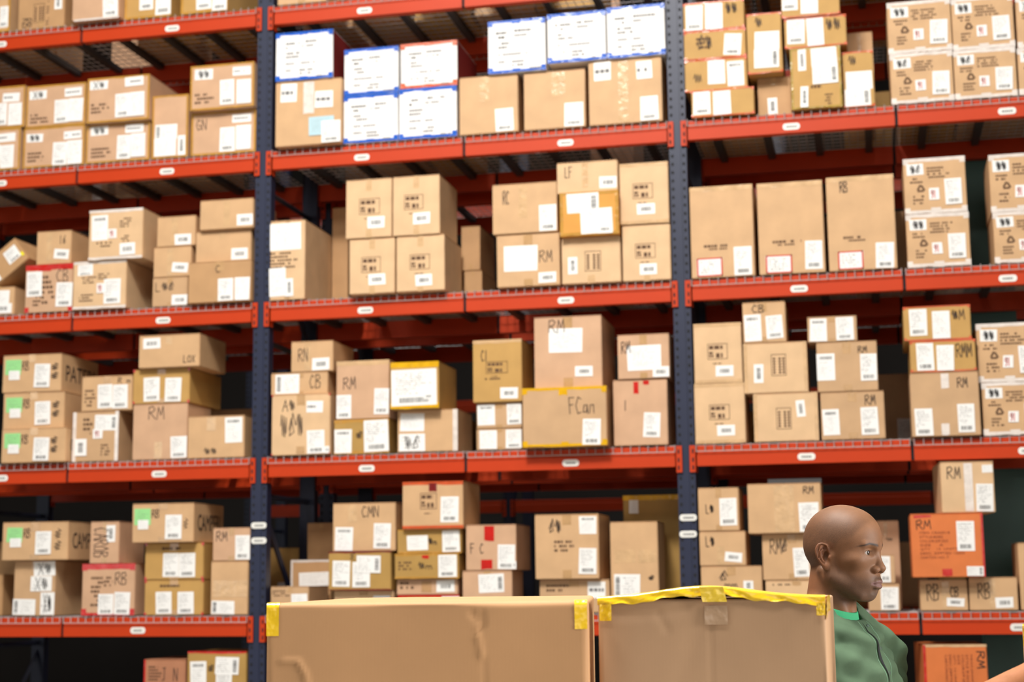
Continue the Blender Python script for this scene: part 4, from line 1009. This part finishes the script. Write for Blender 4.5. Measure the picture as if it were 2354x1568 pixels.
# ------------------------------------------------------------------ people: smooth implicit bodies turned into one surface
def axis(lo, hi, coarse, wins):
    pts = [lo]; x = lo
    while x < hi:
        st = coarse
        for a, b2, s_ in wins:
            if a-1e-6 <= x < b2: st = min(st, s_)
        for a, b2, s_ in wins:
            if x < a-1e-6 and x+st > a: st = a-x
        x += max(st, .5); pts.append(x)
    return np.array(pts, dtype=np.float32)
class Field:
    def __init__(s, xs, ys, zs):
        s.ax = (xs, ys, zs); s.D = np.full((len(xs), len(ys), len(zs)), 60.0, np.float32)
    def sl(s, c, rad):
        return tuple(slice(max(0, np.searchsorted(a, c[i]-rad)-1), np.searchsorted(a, c[i]+rad)+1) for i, a in enumerate(s.ax))
    def pos(s, q):
        return np.meshgrid(s.ax[0][q[0]], s.ax[1][q[1]], s.ax[2][q[2]], indexing='ij')
    def comb(s, q, d, k, op):
        D = s.D[q]
        if op == 'u':
            h = np.maximum(k-np.abs(D-d), 0)/k; D[...] = np.minimum(D, d)-h*h*k*.25
        else:
            d = -d; h = np.maximum(k-np.abs(D-d), 0)/k; D[...] = np.maximum(D, d)+h*h*k*.25
    def ell(s, c, r, k=8, op='u', fr=None, rot=None):
        c = np.array(c, float); r = np.array(r, float)
        cw = c if fr is None else fr[0]@c+fr[1]
        q = s.sl(cw, max(r)+k+12); X, Y, Z = s.pos(q)
        if X.size == 0: return
        P = np.stack((X-cw[0], Y-cw[1], Z-cw[2]))
        Rm = np.eye(3) if fr is None else fr[0]
        if rot is not None: Rm = Rm@rot
        P = np.tensordot(Rm.T.astype(np.float32), P, 1)
        rr_ = r.reshape(3, 1, 1, 1).astype(np.float32)
        k0 = np.sqrt(((P/rr_)**2).sum(0)); k1 = np.sqrt(((P/rr_**2)**2).sum(0))
        s.comb(q, k0*(k0-1)/np.maximum(k1, 1e-6), k, op)
    def cap(s, a, b2, r1, r2=None, k=8, op='u', fr=None):
        a = np.array(a, float); b2 = np.array(b2, float); r2 = r1 if r2 is None else r2
        if fr is not None: a = fr[0]@a+fr[1]; b2 = fr[0]@b2+fr[1]
        c = (a+b2)/2; q = s.sl(c, np.linalg.norm(b2-a)/2+max(r1, r2)+k+10); X, Y, Z = s.pos(q)
        if X.size == 0: return
        d = b2-a; L2 = (d**2).sum()+1e-9
        t = np.clip(((X-a[0])*d[0]+(Y-a[1])*d[1]+(Z-a[2])*d[2])/L2, 0, 1)
        dd = np.sqrt((X-a[0]-t*d[0])**2+(Y-a[1]-t*d[1])**2+(Z-a[2]-t*d[2])**2)-(r1+(r2-r1)*t)
        s.comb(q, dd.astype(np.float32), k, op)
    def chain(s, pts, rs, k=3, op='u', fr=None, sub=1):
        if sub > 1:
            P = np.array(pts, float); Rr = np.array(rs, float); q = []; qr = []
            for i in range(len(P)-1):
                p0, p1, p2, p3 = P[max(i-1, 0)], P[i], P[i+1], P[min(i+2, len(P)-1)]
                for j in range(sub):
                    t = j/sub; q.append(.5*(2*p1+(p2-p0)*t+(2*p0-5*p1+4*p2-p3)*t*t+(3*p1-p0-3*p2+p3)*t**3)); qr.append(Rr[i]*(1-t)+Rr[i+1]*t)
            q.append(P[-1]); qr.append(Rr[-1]); pts, rs = q, qr
        for i in range(len(pts)-1): s.cap(pts[i], pts[i+1], rs[i], rs[i+1], k, op, fr)
    def mesh(s):
        D = s.D; ins = D < 0; xs, ys, zs = s.ax
        n0, n1, n2 = D.shape
        cnt = np.zeros((n0-1, n1-1, n2-1), np.int8)
        for i in (0, 1):
            for j in (0, 1):
                for k in (0, 1): cnt += ins[i:n0-1+i, j:n1-1+j, k:n2-1+k]
        act = np.argwhere((cnt > 0) & (cnt < 8))
        idx = np.full(cnt.shape, -1, np.int32); idx[tuple(act.T)] = np.arange(len(act))
        acc = np.zeros((len(act), 3)); num = np.zeros(len(act))
        A = (xs, ys, zs); I, J, K_ = act.T
        for axn in range(3):
            o1, o2 = [a for a in range(3) if a != axn]
            for u in (0, 1):
                for v in (0, 1):
                    off = [0, 0, 0]; off[o1] = u; off[o2] = v
                    p = (I+off[0], J+off[1], K_+off[2]); off2 = list(off); off2[axn] = 1
                    q = (I+off2[0], J+off2[1], K_+off2[2])
                    a = D[p]; b2 = D[q]; m_ = (a < 0) != (b2 < 0); t = np.where(m_, a/(a-b2+1e-12), 0)
                    for c in range(3):
                        ca = A[c][p[c]]; cb = A[c][q[c]]; acc[:, c] += np.where(m_, ca+(cb-ca)*t, 0)
                    num += m_
        V = acc/num[:, None]
        F = []
        for axn in range(3):
            a = ins.take(range(0, D.shape[axn]-1), axn); b2 = ins.take(range(1, D.shape[axn]), axn)
            e = np.argwhere(a != b2); o1, o2 = (axn+1) % 3, (axn+2) % 3
            e = e[(e[:, o1] > 0) & (e[:, o2] > 0) & (e[:, o1] < D.shape[o1]-1) & (e[:, o2] < D.shape[o2]-1)]
            s0 = ins[tuple(e.T)]
            def c(d1, d2):
                g = e.copy(); g[:, o1] -= d1; g[:, o2] -= d2; return idx[tuple(g.T)]
            q = np.stack((c(1, 1), c(0, 1), c(0, 0), c(1, 0)), 1)
            q[~s0] = q[~s0][:, ::-1]; F.append(q)
        return V, np.concatenate(F)
def to_obj(name, V, F, M4, material, parent=None, cols=None, smooth_it=0):
    me = bpy.data.meshes.new(name)
    me.vertices.add(len(V)); me.vertices.foreach_set('co', (V/1000).astype(np.float32).ravel())
    me.loops.add(F.size); me.polygons.add(len(F))
    me.loops.foreach_set('vertex_index', F.ravel().astype(np.int32))
    me.polygons.foreach_set('loop_start', np.arange(0, F.size, 4, dtype=np.int32))
    me.polygons.foreach_set('loop_total', np.full(len(F), 4, np.int32))
    me.update(calc_edges=True); me.validate()
    me.polygons.foreach_set('use_smooth', [True]*len(me.polygons))
    if cols is not None:
        ca = me.color_attributes.new('Col', 'FLOAT_COLOR', 'POINT'); c4 = np.ones((len(V), 4), np.float32); c4[:, :3] = cols
        ca.data.foreach_set('color', c4.ravel())
    me.materials.append(MATS[material])
    o = link(name, me, parent)
    if M4 is not None: o.matrix_world = M4
    return o
def rotz(a):
    c, s_ = math.cos(a), math.sin(a); return np.array([[c, -s_, 0], [s_, c, 0], [0, 0, 1.0]])
def rotx(a):
    c, s_ = math.cos(a), math.sin(a); return np.array([[1, 0, 0], [0, c, -s_], [0, s_, c]])

def head(f, fr):
    E = lambda c, r, k=8, op='u', rot=None: f.ell(c, r, k, op, fr, rot)
    Cp = lambda a, b2, r1, r2=None, k=8, op='u': f.cap(a, b2, r1, r2, k, op, fr)
    E((0, 2.5, 150), (75, 96, 85)); E((0, -24, 130), (66, 65, 62), 14); E((0, 40, 152), (66, 57, 66), 14)
    E((0, 36, 108), (63, 60, 62), 14)                       # mid face
    E((0, 40, 54), (55, 52, 46), 18)                        # lower face
    for s_ in (-1, 1):
        Cp((s_*52, 2, 62), (s_*27, 60, 20), 17, 15, 16)     # jaw line
        Cp((s_*56, 2, 64), (s_*62, 2, 108), 13, 10, 14)     # ramus
        Cp((s_*11, 92, 135), (s_*42, 79, 139), 8, 7, 10)    # brow ridge
        E((s_*45, 57, 101), (17, 19, 13), 20)               # cheekbone
    E((0, 66, 21), (24, 19, 18), 14)                        # chin
    E((0, 67, 50), (36, 29, 27), 16)                        # muzzle
    for s_ in (-1, 1):
        E((s_*32, 97, 121), (17, 13, 11), 9, 's')           # eye socket
        E((s_*31, 73.5, 120), (15.5, 15.2, 14), 4)          # lids over the eyeball
    Cp((0, 90, 126), (0, 99, 93), 7, 9, 8)             # nose bridge
    E((0, 101, 83), (13, 13, 10.5), 7)
    for s_ in (-1, 1):
        E((s_*15.5, 93, 79), (9, 12, 9), 4)
        E((s_*7.5, 100, 71.5), (4.2, 6, 4.5), 2.5, 's')
        E((s_*32, 90, 119), (14.5, 10, 5.6), 2, 's', rotz(-s_*.3))  # lid opening
        Cp((s_*18, 84, 129), (s_*45, 76, 127), 2.6, 2.2, 4)   # lid fold
    # lips
    f.chain([(-27, 78, 46), (-12, 92.5, 51), (0, 95.5, 52), (12, 92.5, 51), (27, 78, 46)], [3, 6.3, 6.8, 6.3, 3], 5, 'u', fr)
    f.chain([(-26, 78, 45), (-11, 91, 40), (0, 93, 39), (11, 91, 40), (26, 78, 45)], [3, 7, 7.8, 7, 3], 5, 'u', fr)
    f.chain([(-28, 83, 45.5), (-12, 100, 45.8), (0, 102.5, 45.6), (12, 100, 45.8), (28, 83, 45.5)], [1.2, 1.5, 1.6, 1.5, 1.2], 2.5, 's', fr)
    Cp((0, 99, 66), (0, 101, 58), 2.6, 3, 4, 's')
    Cp((-14, 91, 28), (14, 91, 28), 5, 5, 8, 's')           # crease above the chin
    for s_ in (-1, 1):                                      # ears
        a25 = math.radians(26); t = math.radians(-8)
        out = np.array([math.cos(a25)*s_, math.sin(a25)*1.0, 0]); fw = np.array([-math.sin(a25)*s_, math.cos(a25), 0]); upv = np.array([0, 0, 1.0])
        fw2 = fw*math.cos(t)-upv*math.sin(t)*-1*0+upv*math.sin(-t)*0; up2 = upv*math.cos(t)+fw*math.sin(t)
        B_ = np.stack((out, fw, up2), 1); cc = np.array([s_*74.0, -9, 111])
        g = (fr[0]@B_, fr[0]@cc+fr[1])
        f.ell((-1, -1, 0), (4.5, 14, 26), 6, 'u', g)
        f.chain([(3, 12, 6), (5, 11, 19), (6, 3, 28), (6.5, -8, 27), (7, -16, 16), (6.5, -17, 2), (5.5, -13, -12), (4, -6, -22)], [2.2, 2.6, 2.9, 3.0, 3.1, 3, 2.8, 2.8], 1.5, 'u', g, 4)
        f.ell((2, 0, -26), (4.6, 8, 8.5), 5, 'u', g)
        f.chain([(4, 1, 18), (5.5, -7, 9), (6, -8.5, -3), (5, -4, -14)], [2.0, 2.6, 2.8, 2.6], 2, 'u', g, 4)
        f.ell((5.5, 3.5, -1), (9, 7.5, 12), 2, 's', g)
        f.ell((7, -12, 8), (4.5, 2, 14), 1.5, 's', g); f.ell((6, 4, 19), (4, 5, 6), 2, 's', g)
        f.ell((3, 12, -4), (4.4, 4, 5.5), 3, 'u', g)

def torso(f, g, arm_pts, arm_rs, arm_k=20, legs=True):
    f.ell((0, 8, 1300), (168+g, 112+g, 190+g), 30); f.ell((0, 14, 1345), (155+g, 112+g, 120+g), 30)
    f.ell((0, 8, 1080), (150+g, 106+g, 190+g), 30); f.ell((0, 0, 930), (162+g, 112+g, 120+g), 30)
    for s_ in (-1, 1):
        f.cap((s_*45, -22, 1522), (s_*160, 0, 1438), 40+g, 50+g, 40)
        f.chain(arm_pts[s_], [r+g for r in arm_rs], arm_k)
def skin_cols(V, fr, base, stubble=True):
    P = (V-fr[1])@fr[0]; x, y, z = np.abs(P[:, 0]), P[:, 1], P[:, 2]
    c = np.tile(np.array(base, float), (len(V), 1))
    def mixc(mask, col):
        m_ = np.clip(mask, 0, 1)[:, None]; c[:] = c*(1-m_)+np.array(col)*m_
    g = lambda v, w_: 1/(1+np.exp(-v/w_))
    hl = 182-np.clip(62-y, -10, 60)*.55-np.clip(y-20, 0, 90)*-.05
    T = np.interp(y, [-30, -8, 14, 30, 60, 88], [70, 100, 128, 146, 158, 196])
    scalp = g(z-T, 4)*g(94-y, 4)
    if stubble:
        rs = np.random.RandomState(3).rand(len(V))
        mixc(scalp*(.55+.35*rs)*g(-(z-200), 10), np.array(base)*.36)  # crown left lighter, its highlight painted into the stubble tone
        mixc(scalp*.22, np.array(base)*.6)
        beard_shade = g(66-z-np.clip(45-y, -20, 60)*-.35, 5)*g(y+2-(z-60)*.0, 5)*g(z+6, 5)*g(100-z, 4)
        mixc(beard_shade*(.42+.22*rs), np.array([.06, .042, .034]))  # stubble plus painted shading of the lower cheek and neck
        must = np.exp(-((z-60)/5)**2)*g(y-86, 3)*g(24-x, 3); mixc(must*.5, [.03, .024, .022])
        goat = np.exp(-((z-18)/13)**2)*g(y-72, 4)*g(20-x, 4); mixc(goat*.4, [.07, .065, .06])
        eb = np.exp(-(((z-(137+np.where(x < 38, (x-14)*.16, 3.8-(x-38)*.35)))/(3.2-np.clip(x-30, 0, 25)*.06))**2))*g(x-11, 1.5)*g(57-x, 2)*g(y-50, 3); mixc(eb*.97, [.018, .012, .01])
        lash = np.exp(-((z-123.5+np.maximum(0, x-36)*.25)/1.3)**2)*g(x-19, 1)*g(44-x, 1)*g(y-76, 2); mixc(lash*.8, [.012, .009, .008])
    lips = (((z-46)/ (9.0-np.clip((x-4)/22, 0, 1)*5.5))**2 < 1)&(y > 77)&(x < 28)
    c[lips] = c[lips]*.25+np.array([.20, .105, .10])*.75
    mixc(g(x-72, 1.5)*g(y+34, 3)*g(14-y, 3)*g(z-80, 3)*g(142-z, 3)*.35, np.array(base)*np.array([1.5, 1.1, .95]))
    mixc(g(70-z, 5)*g(-(y+10), 12)*.5, np.array(base)*np.array([1.2, .9, .75]))  # orange bounce light painted onto the back of the neck
    return c
def person_matrix(dirv, P):
    y = Vector(dirv).normalized(); z = Vector((0, 0, 1)); x = y.cross(z)
    return Matrix(((x.x, y.x, 0, P.x), (x.y, y.y, 0, P.y), (0, 0, 1, 0), (0, 0, 0, 1)))
FH = Vector((FW.x, FW.y, 0)).normalized(); RH = Vector((RT.x, RT.y, 0)).normalized()
def skin_mat(name, rough=.56):
    m = mat(name, (.3, .15, .08, 1), rough, vcol=True, noise=.07, nscale=60, bump=.05, bscale=500, spec=.34)
    b = m.node_tree.nodes['Principled BSDF']; b.inputs['Subsurface Weight'].default_value = .08
    b.inputs['Subsurface Radius'].default_value = (.006, .002, .001); b.inputs['Subsurface Scale'].default_value = 1
skin_mat('skin')
mat('shirt_green', lin(78, 98, 76), .9, noise=.14, nscale=18, bump=.07, bscale=700, spec=.15)
mat('tee_green', lin(70, 166, 118), .85, bump=.2, bscale=600, spec=.15)
mat('denim', lin(44, 52, 70), .85, noise=.15, nscale=12, bump=.2, bscale=500, spec=.2)
mat('leather', lin(60, 44, 34), .5); mat('thread', lin(96, 128, 100), .8); mat('button', lin(62, 84, 74), .35)
mat('eye_white', lin(190, 180, 172), .12, coat=.6); mat('iris', lin(30, 18, 12), .08, coat=1); mat('tee_grey', lin(120, 122, 126), .9)

def make_person(kind):
    man = kind == 'man'
    psi = math.radians(3 if man else 0)
    fr = (rotz(psi)@rotx(math.radians(-1.5)), np.array([0, 22 if man else 18, 1542.0]))
    if man:
        phi = math.radians(50); dirv = FH*-math.cos(phi)+RH*math.sin(phi)
        ear = fr[0]@np.array([77, -6, 107.0])+fr[1]
        E0 = at_depth(1896, 1277, 3.78)
        Mt = person_matrix(dirv, Vector((0, 0, 0))); q = Mt@Vector(ear/1000)
        Mt = person_matrix(dirv, Vector((E0.x-q.x, E0.y-q.y, 0)))
        arms = {1: [(190, 12, 1416), (240, 4, 1150), (168, 105, 985)], -1: [(-196, 14, 1414), (-246, 10, 1150), (-168, 105, 985)]}
        rs = [54, 42, 30]
        base = [.215, .1, .048]
    else:
        dirv = FH*.98+RH*-.2
        s0 = at_depth(2850, 1490, 2.85)
        Mt = person_matrix(dirv, Vector((0, 0, 0))); q = Mt@Vector((-.186, -.004, 1.4))
        Mt = person_matrix(dirv, Vector((s0.x-q.x, s0.y-q.y, 0)))
        inv = Mt.inverted()
        el = inv@at_depth(2470, 1524, 2.95)*1000; wr = inv@at_depth(2215, 1624, 3.05)*1000
        arms = {1: [(186, -4, 1418), (232, 8, 1140), (190, 110, 900)], -1: [(-186, -4, 1418), tuple(el), tuple(wr)]}
        rs = [52, 46, 30]
        base = [.42, .17, .075]
    root = empty('person', Mt.translation); root.matrix_world = Mt
    if man:
        f = Field(axis(-330, 330, 12, [(-100, 100, 1.7)]), axis(-170, 190, 12, [(-95, 150, 1.7)]), axis(60, 1800, 12, [(1490, 1790, 1.7)]))
    else:
        w_ = arms[-1][2]
        f = Field(axis(-900, 330, 12, [(w_[0]-170, w_[0]+60, 4), (-90, 90, 5)]), axis(-220, 330, 10, [(w_[1]-70, w_[1]+90, 4)]), axis(60, 1800, 12, [(w_[2]-90, w_[2]+50, 4), (1500, 1790, 5)]))
    torso(f, -10 if man else -6, arms, rs)
    for s_ in (-1, 1):
        f.chain([(s_*88, 0, 900), (s_*96, 14, 500), (s_*98, -12, 100)], [80, 52, 34], 24)
        f.cap((s_*98, -20, 75), (s_*104, 110, 70), 30, 24, 20)
        # hands: palm, four fingers of unequal length, thumb
        e, w_ = np.array(arms[s_][1], float), np.array(arms[s_][2], float); d = (w_-e)/np.linalg.norm(w_-e)
        side = np.cross(d, (0, 0, 1.0)); side /= np.linalg.norm(side)+1e-9; nrm = np.cross(side, d)
        pc = w_+d*48
        Rm = np.stack((side, d, nrm), 1); f.ell(pc, (40, 48, 15), 10, 'u', None, Rm)
        for i, ln in enumerate((62, 74, 70, 54)):
            o0 = pc+side*(-27+18*i)+d*38; o1 = o0+d*ln*.55-nrm*4; o2 = o1+d*ln*.4-nrm*ln*.28
            f.chain([o0, o1, o2], [9, 8.4, 7], 4)
        th = pc-side*30-d*14; f.chain([th, th-side*18+d*26-nrm*6, th-side*14+d*52-nrm*14], [11, 9.5, 8], 8)
    f.cap((0, -23, 1470), tuple(fr[0]@np.array([0, -21, 62.])+fr[1]), 60, 57, 26)        # neck
    for s_ in (-1, 1):
        f.cap((s_*10, 48, 1490), tuple(fr[0]@np.array([s_*56, -22, 76.])+fr[1]), 9, 12, 16)   # neck muscle
    head(f, fr)
    V, F = f.mesh()
    body = to_obj('body', V, F, None, 'skin', root, skin_cols(V, fr, base, man))
    # eyes
    for s_ in (-1, 1):
        c = fr[0]@np.array([s_*31, 75., 120.])+fr[1]
        m = MB(); n = 24; gd = fr[0]@np.array([.08 if man else 0, 1, -.06]); gd = gd/np.linalg.norm(gd)
        up_ = np.cross(gd, (1, 0, 0)); up_ /= np.linalg.norm(up_); sd = np.cross(up_, gd)
        for i in range(n+1):
            a = math.pi*i/n
            for j in range(n):
                b2 = 2*math.pi*j/n; rad = 12.4+(.7 if a < .45 else 0)
                p = c+rad*(gd*math.cos(a)+math.sin(a)*(up_*math.cos(b2)+sd*math.sin(b2))); m.v.append(tuple(p/1000))
        for i in range(n):
            for j in range(n):
                m.f.append((i*n+j, i*n+(j+1) % n, (i+1)*n+(j+1) % n, (i+1)*n+j)); m.m.append(1 if i < 4 else 0)
        m.f = [tuple(reversed(x)) for x in m.f]
        m.build('eye', ['eye_white', 'iris'], root, smooth=True)
    if man:
        # undershirt collar: a knitted band that follows the neck, its lower part tucked under the shirt
        m = MB(); n = 72; prof = [(58.5, 4), (61, 8), (64.5, 8.5), (66, 6), (66.5, -4), (68, -10), (70, -30), (67, -30), (62, -6), (58.5, 4)]
        for r_, dz in prof:
            for i in range(n):
                t = 2*math.pi*i/n; y = -20+(r_+(11 if math.sin(t) > 0 else 0))*math.sin(t); m.v.append((r_*1.0*math.cos(t)/1000, y/1000, (1508+(56-max(y, -20))*.36+(max(0, -20-y))*.1+dz)/1000))
        for k in range(len(prof)-1):
            for i in range(n): m.f.append((k*n+i, k*n+(i+1) % n, (k+1)*n+(i+1) % n, (k+1)*n+i)); m.m.append(0)
        m.build('undershirt', 'tee_green', root, smooth=True)
        # henley shirt
        f = Field(axis(-330, 330, 6, [(-114, 114, 2.6)]), axis(-180, 200, 6, [(-112, 112, 2.6)]), axis(930, 1600, 8, [(1280, 1450, 5), (1450, 1590, 2.6)]))
        torso(f, 11, arms, rs, 22)
        f.cap((0, -30, 1440), (0, -22, 1560), 74, 72, 22)
        for rr2, dz2, th in ((76, -17, 8), (86, -30, 13), (98, -46, 18)):
            ring = []
            for i in range(25):
                t = 2*math.pi*i/24; y = -20+(rr2+(11 if math.sin(t) > 0 else 0))*math.sin(t)
                ring.append((rr2*math.cos(t), y, 1508+(56-max(y, -20))*.36+max(0, -20-y)*.1+dz2))
            f.chain(ring, [th]*25, 14)
        X, Y, Z = f.pos((slice(None),)*3)
        a = (X*.62+(1560-Z)*.78); b2 = (-X*.5+(1500-Z)*.86)
        fold = 3.6*np.sin(a/11+.6*np.sin(Z/60)+Y/60)*np.clip((Z-900)/200, 0, 1)*np.clip((1520-Z)/60, 0, 1)+3.0*np.sin(b2/9+X/70+1.3*np.sin(X/45))*np.clip((1500-Z)/60, 0, 1)
        fold += 1.0*np.sin((Z-X*1.6)/17+.8*np.sin(Y/35))*np.clip((np.abs(X)-90)/60, 0, 1)
        f.D += fold.astype(np.float32)
        f.cap((0, -20, 1380), (0, -20, 1640), 70, 70, 3, 's'); f.cap((0, -8, 1380), (0, -8, 1640), 70, 70, 3, 's')
        cut = np.maximum((1522+(56-np.maximum(Y, -20))*.36+np.maximum(0, -20-Y)*.1)-Z, np.sqrt(X**2+(Y+20)**2)-92).astype(np.float32)
        h = np.maximum(8-np.abs(f.D+cut), 0)/8; f.D = np.maximum(f.D, -cut)+h*h*2
        V, F = f.mesh(); sh = to_obj('shirt', V, F, None, 'shirt_green', root)
        from mathutils.bvhtree import BVHTree
        bv = BVHTree.FromPolygons([Vector(v) for v in V/1000], [tuple(map(int, q)) for q in F])
        def surf(x, z):
            h = bv.ray_cast(Vector((x/1000, .4, z/1000)), Vector((0, -1, 0))); return h[0].y*1000 if h[0] else 100
        ztop = 1600
        zz = 1500.0
        while zz > 1380 and surf(0, zz) < 40: zz -= 2
        top = zz-1
        def strip(nm, xa, xb, z0, z1, lift, mt, nx=6, nz=60):
            m = MB()
            for j in range(nz+1):
                z = z0+(z1-z0)*j/nz
                for i in range(nx+1):
                    x = xa+(xb-xa)*i/nx; e = min(i, nx-i, 1) * 1.0
                    m.v.append((x/1000, (surf(x, z)+lift*(1 if 0 < i < nx else 0))/1000, z/1000))
            for j in range(nz):
                for i in range(nx):
                    a = j*(nx+1)+i; m.f.append((a, a+1, a+nx+2, a+nx+1)); m.m.append(0)
            m.f = [tuple(reversed(q)) for q in m.f]
            return m.build(nm, mt, root, smooth=True)
        def gap_strip():
            m = MB(); nz = 50
            for j in range(nz+1):
                z = top-155+150*j/nz; wd = .6+6.5*math.sin(math.pi*j/nz)**1.5
                for x in (10-wd*.2, 10+wd*.8): m.v.append((x/1000, (surf(x, z)+4.6)/1000, z/1000))
            for j in range(nz): m.f.append((2*j+1, 2*j, 2*j+2, 2*j+3)); m.m.append(0)
            m.build('placket_gap', 'hole_dark', root, smooth=True)
        pk = strip('placket', -16, 16, top-185, top, 3.4, 'shirt_green')
        for xa in (-18.5, 17.0): strip('placket_stitching', xa, xa+1.6, top-183, top-2, 2.2, 'thread', 2)
        gap_strip()
        for zb_ in (top-14, top-66, top-122):
            m = MB(); yv = surf(-1, zb_)+4.2; n = 18
            for r_, dy in ((5.0, -3), (5.0, -.2), (4.4, .4), (3.2, -.1), (.1, -.1)):
                for i in range(n): m.v.append(((-1+r_*math.cos(2*math.pi*i/n))/1000, (yv+dy)/1000, (zb_+r_*math.sin(2*math.pi*i/n))/1000))
            for k in range(4):
                for i in range(n): m.f.append((k*n+i, k*n+(i+1) % n, (k+1)*n+(i+1) % n, (k+1)*n+i)); m.m.append(0)
            m.build('button', 'button', root, smooth=True)
    else:
        f = Field(axis(-420, 330, 9, []), axis(-220, 230, 9, []), axis(930, 1600, 9, []))
        ar = {1: [arms[1][0], tuple(np.array(arms[1][0])*.5+np.array(arms[1][1])*.5)], -1: [arms[-1][0], tuple(np.array(arms[-1][0])*.6+np.array(arms[-1][1])*.4)]}
        torso(f, 8, ar, [56, 54], 22); f.cap((0, -24, 1420), (0, -14, 1620), 64, 70, 3, 's')
        V, F = f.mesh(); to_obj('shirt', V, F, None, 'tee_grey', root)
    f = Field(axis(-230, 230, 10, []), axis(-170, 180, 10, []), axis(80, 1010, 12, []))
    f.ell((0, 0, 925), (172, 122, 105), 20)
    for s_ in (-1, 1): f.chain([(s_*88, 0, 900), (s_*96, 14, 500), (s_*98, -12, 110)], [92, 68, 56], 20)
    if man:
        for s_ in (-1, 1): f.cap((s_*150, 70, 960), (s_*140, 85, 880), 52, 46, 20)      # hands inside the pockets
    V, F = f.mesh(); to_obj('trousers', V, F, None, 'denim', root)
    for s_ in (-1, 1):
        f = Field(axis(s_*101-70, s_*101+70, 6, []), axis(-100, 220, 6, []), axis(-8, 140, 5, []))
        f.ell((s_*98, -22, 60), (46, 52, 62), 16); f.ell((s_*103, 90, 32), (48, 100, 34), 20); f.D = np.maximum(f.D, 2-f.pos((slice(None),)*3)[2])
        V, F = f.mesh(); to_obj('shoe', V, F, None, 'leather', root)
    return root
man = make_person('man')
tag(man, 'person with shaved head in green henley shirt looking right behind the foreground boxes', 'person')
oth = make_person('other')
tag(oth, 'person mostly outside the frame whose bare forearm enters at lower right corner', 'person')
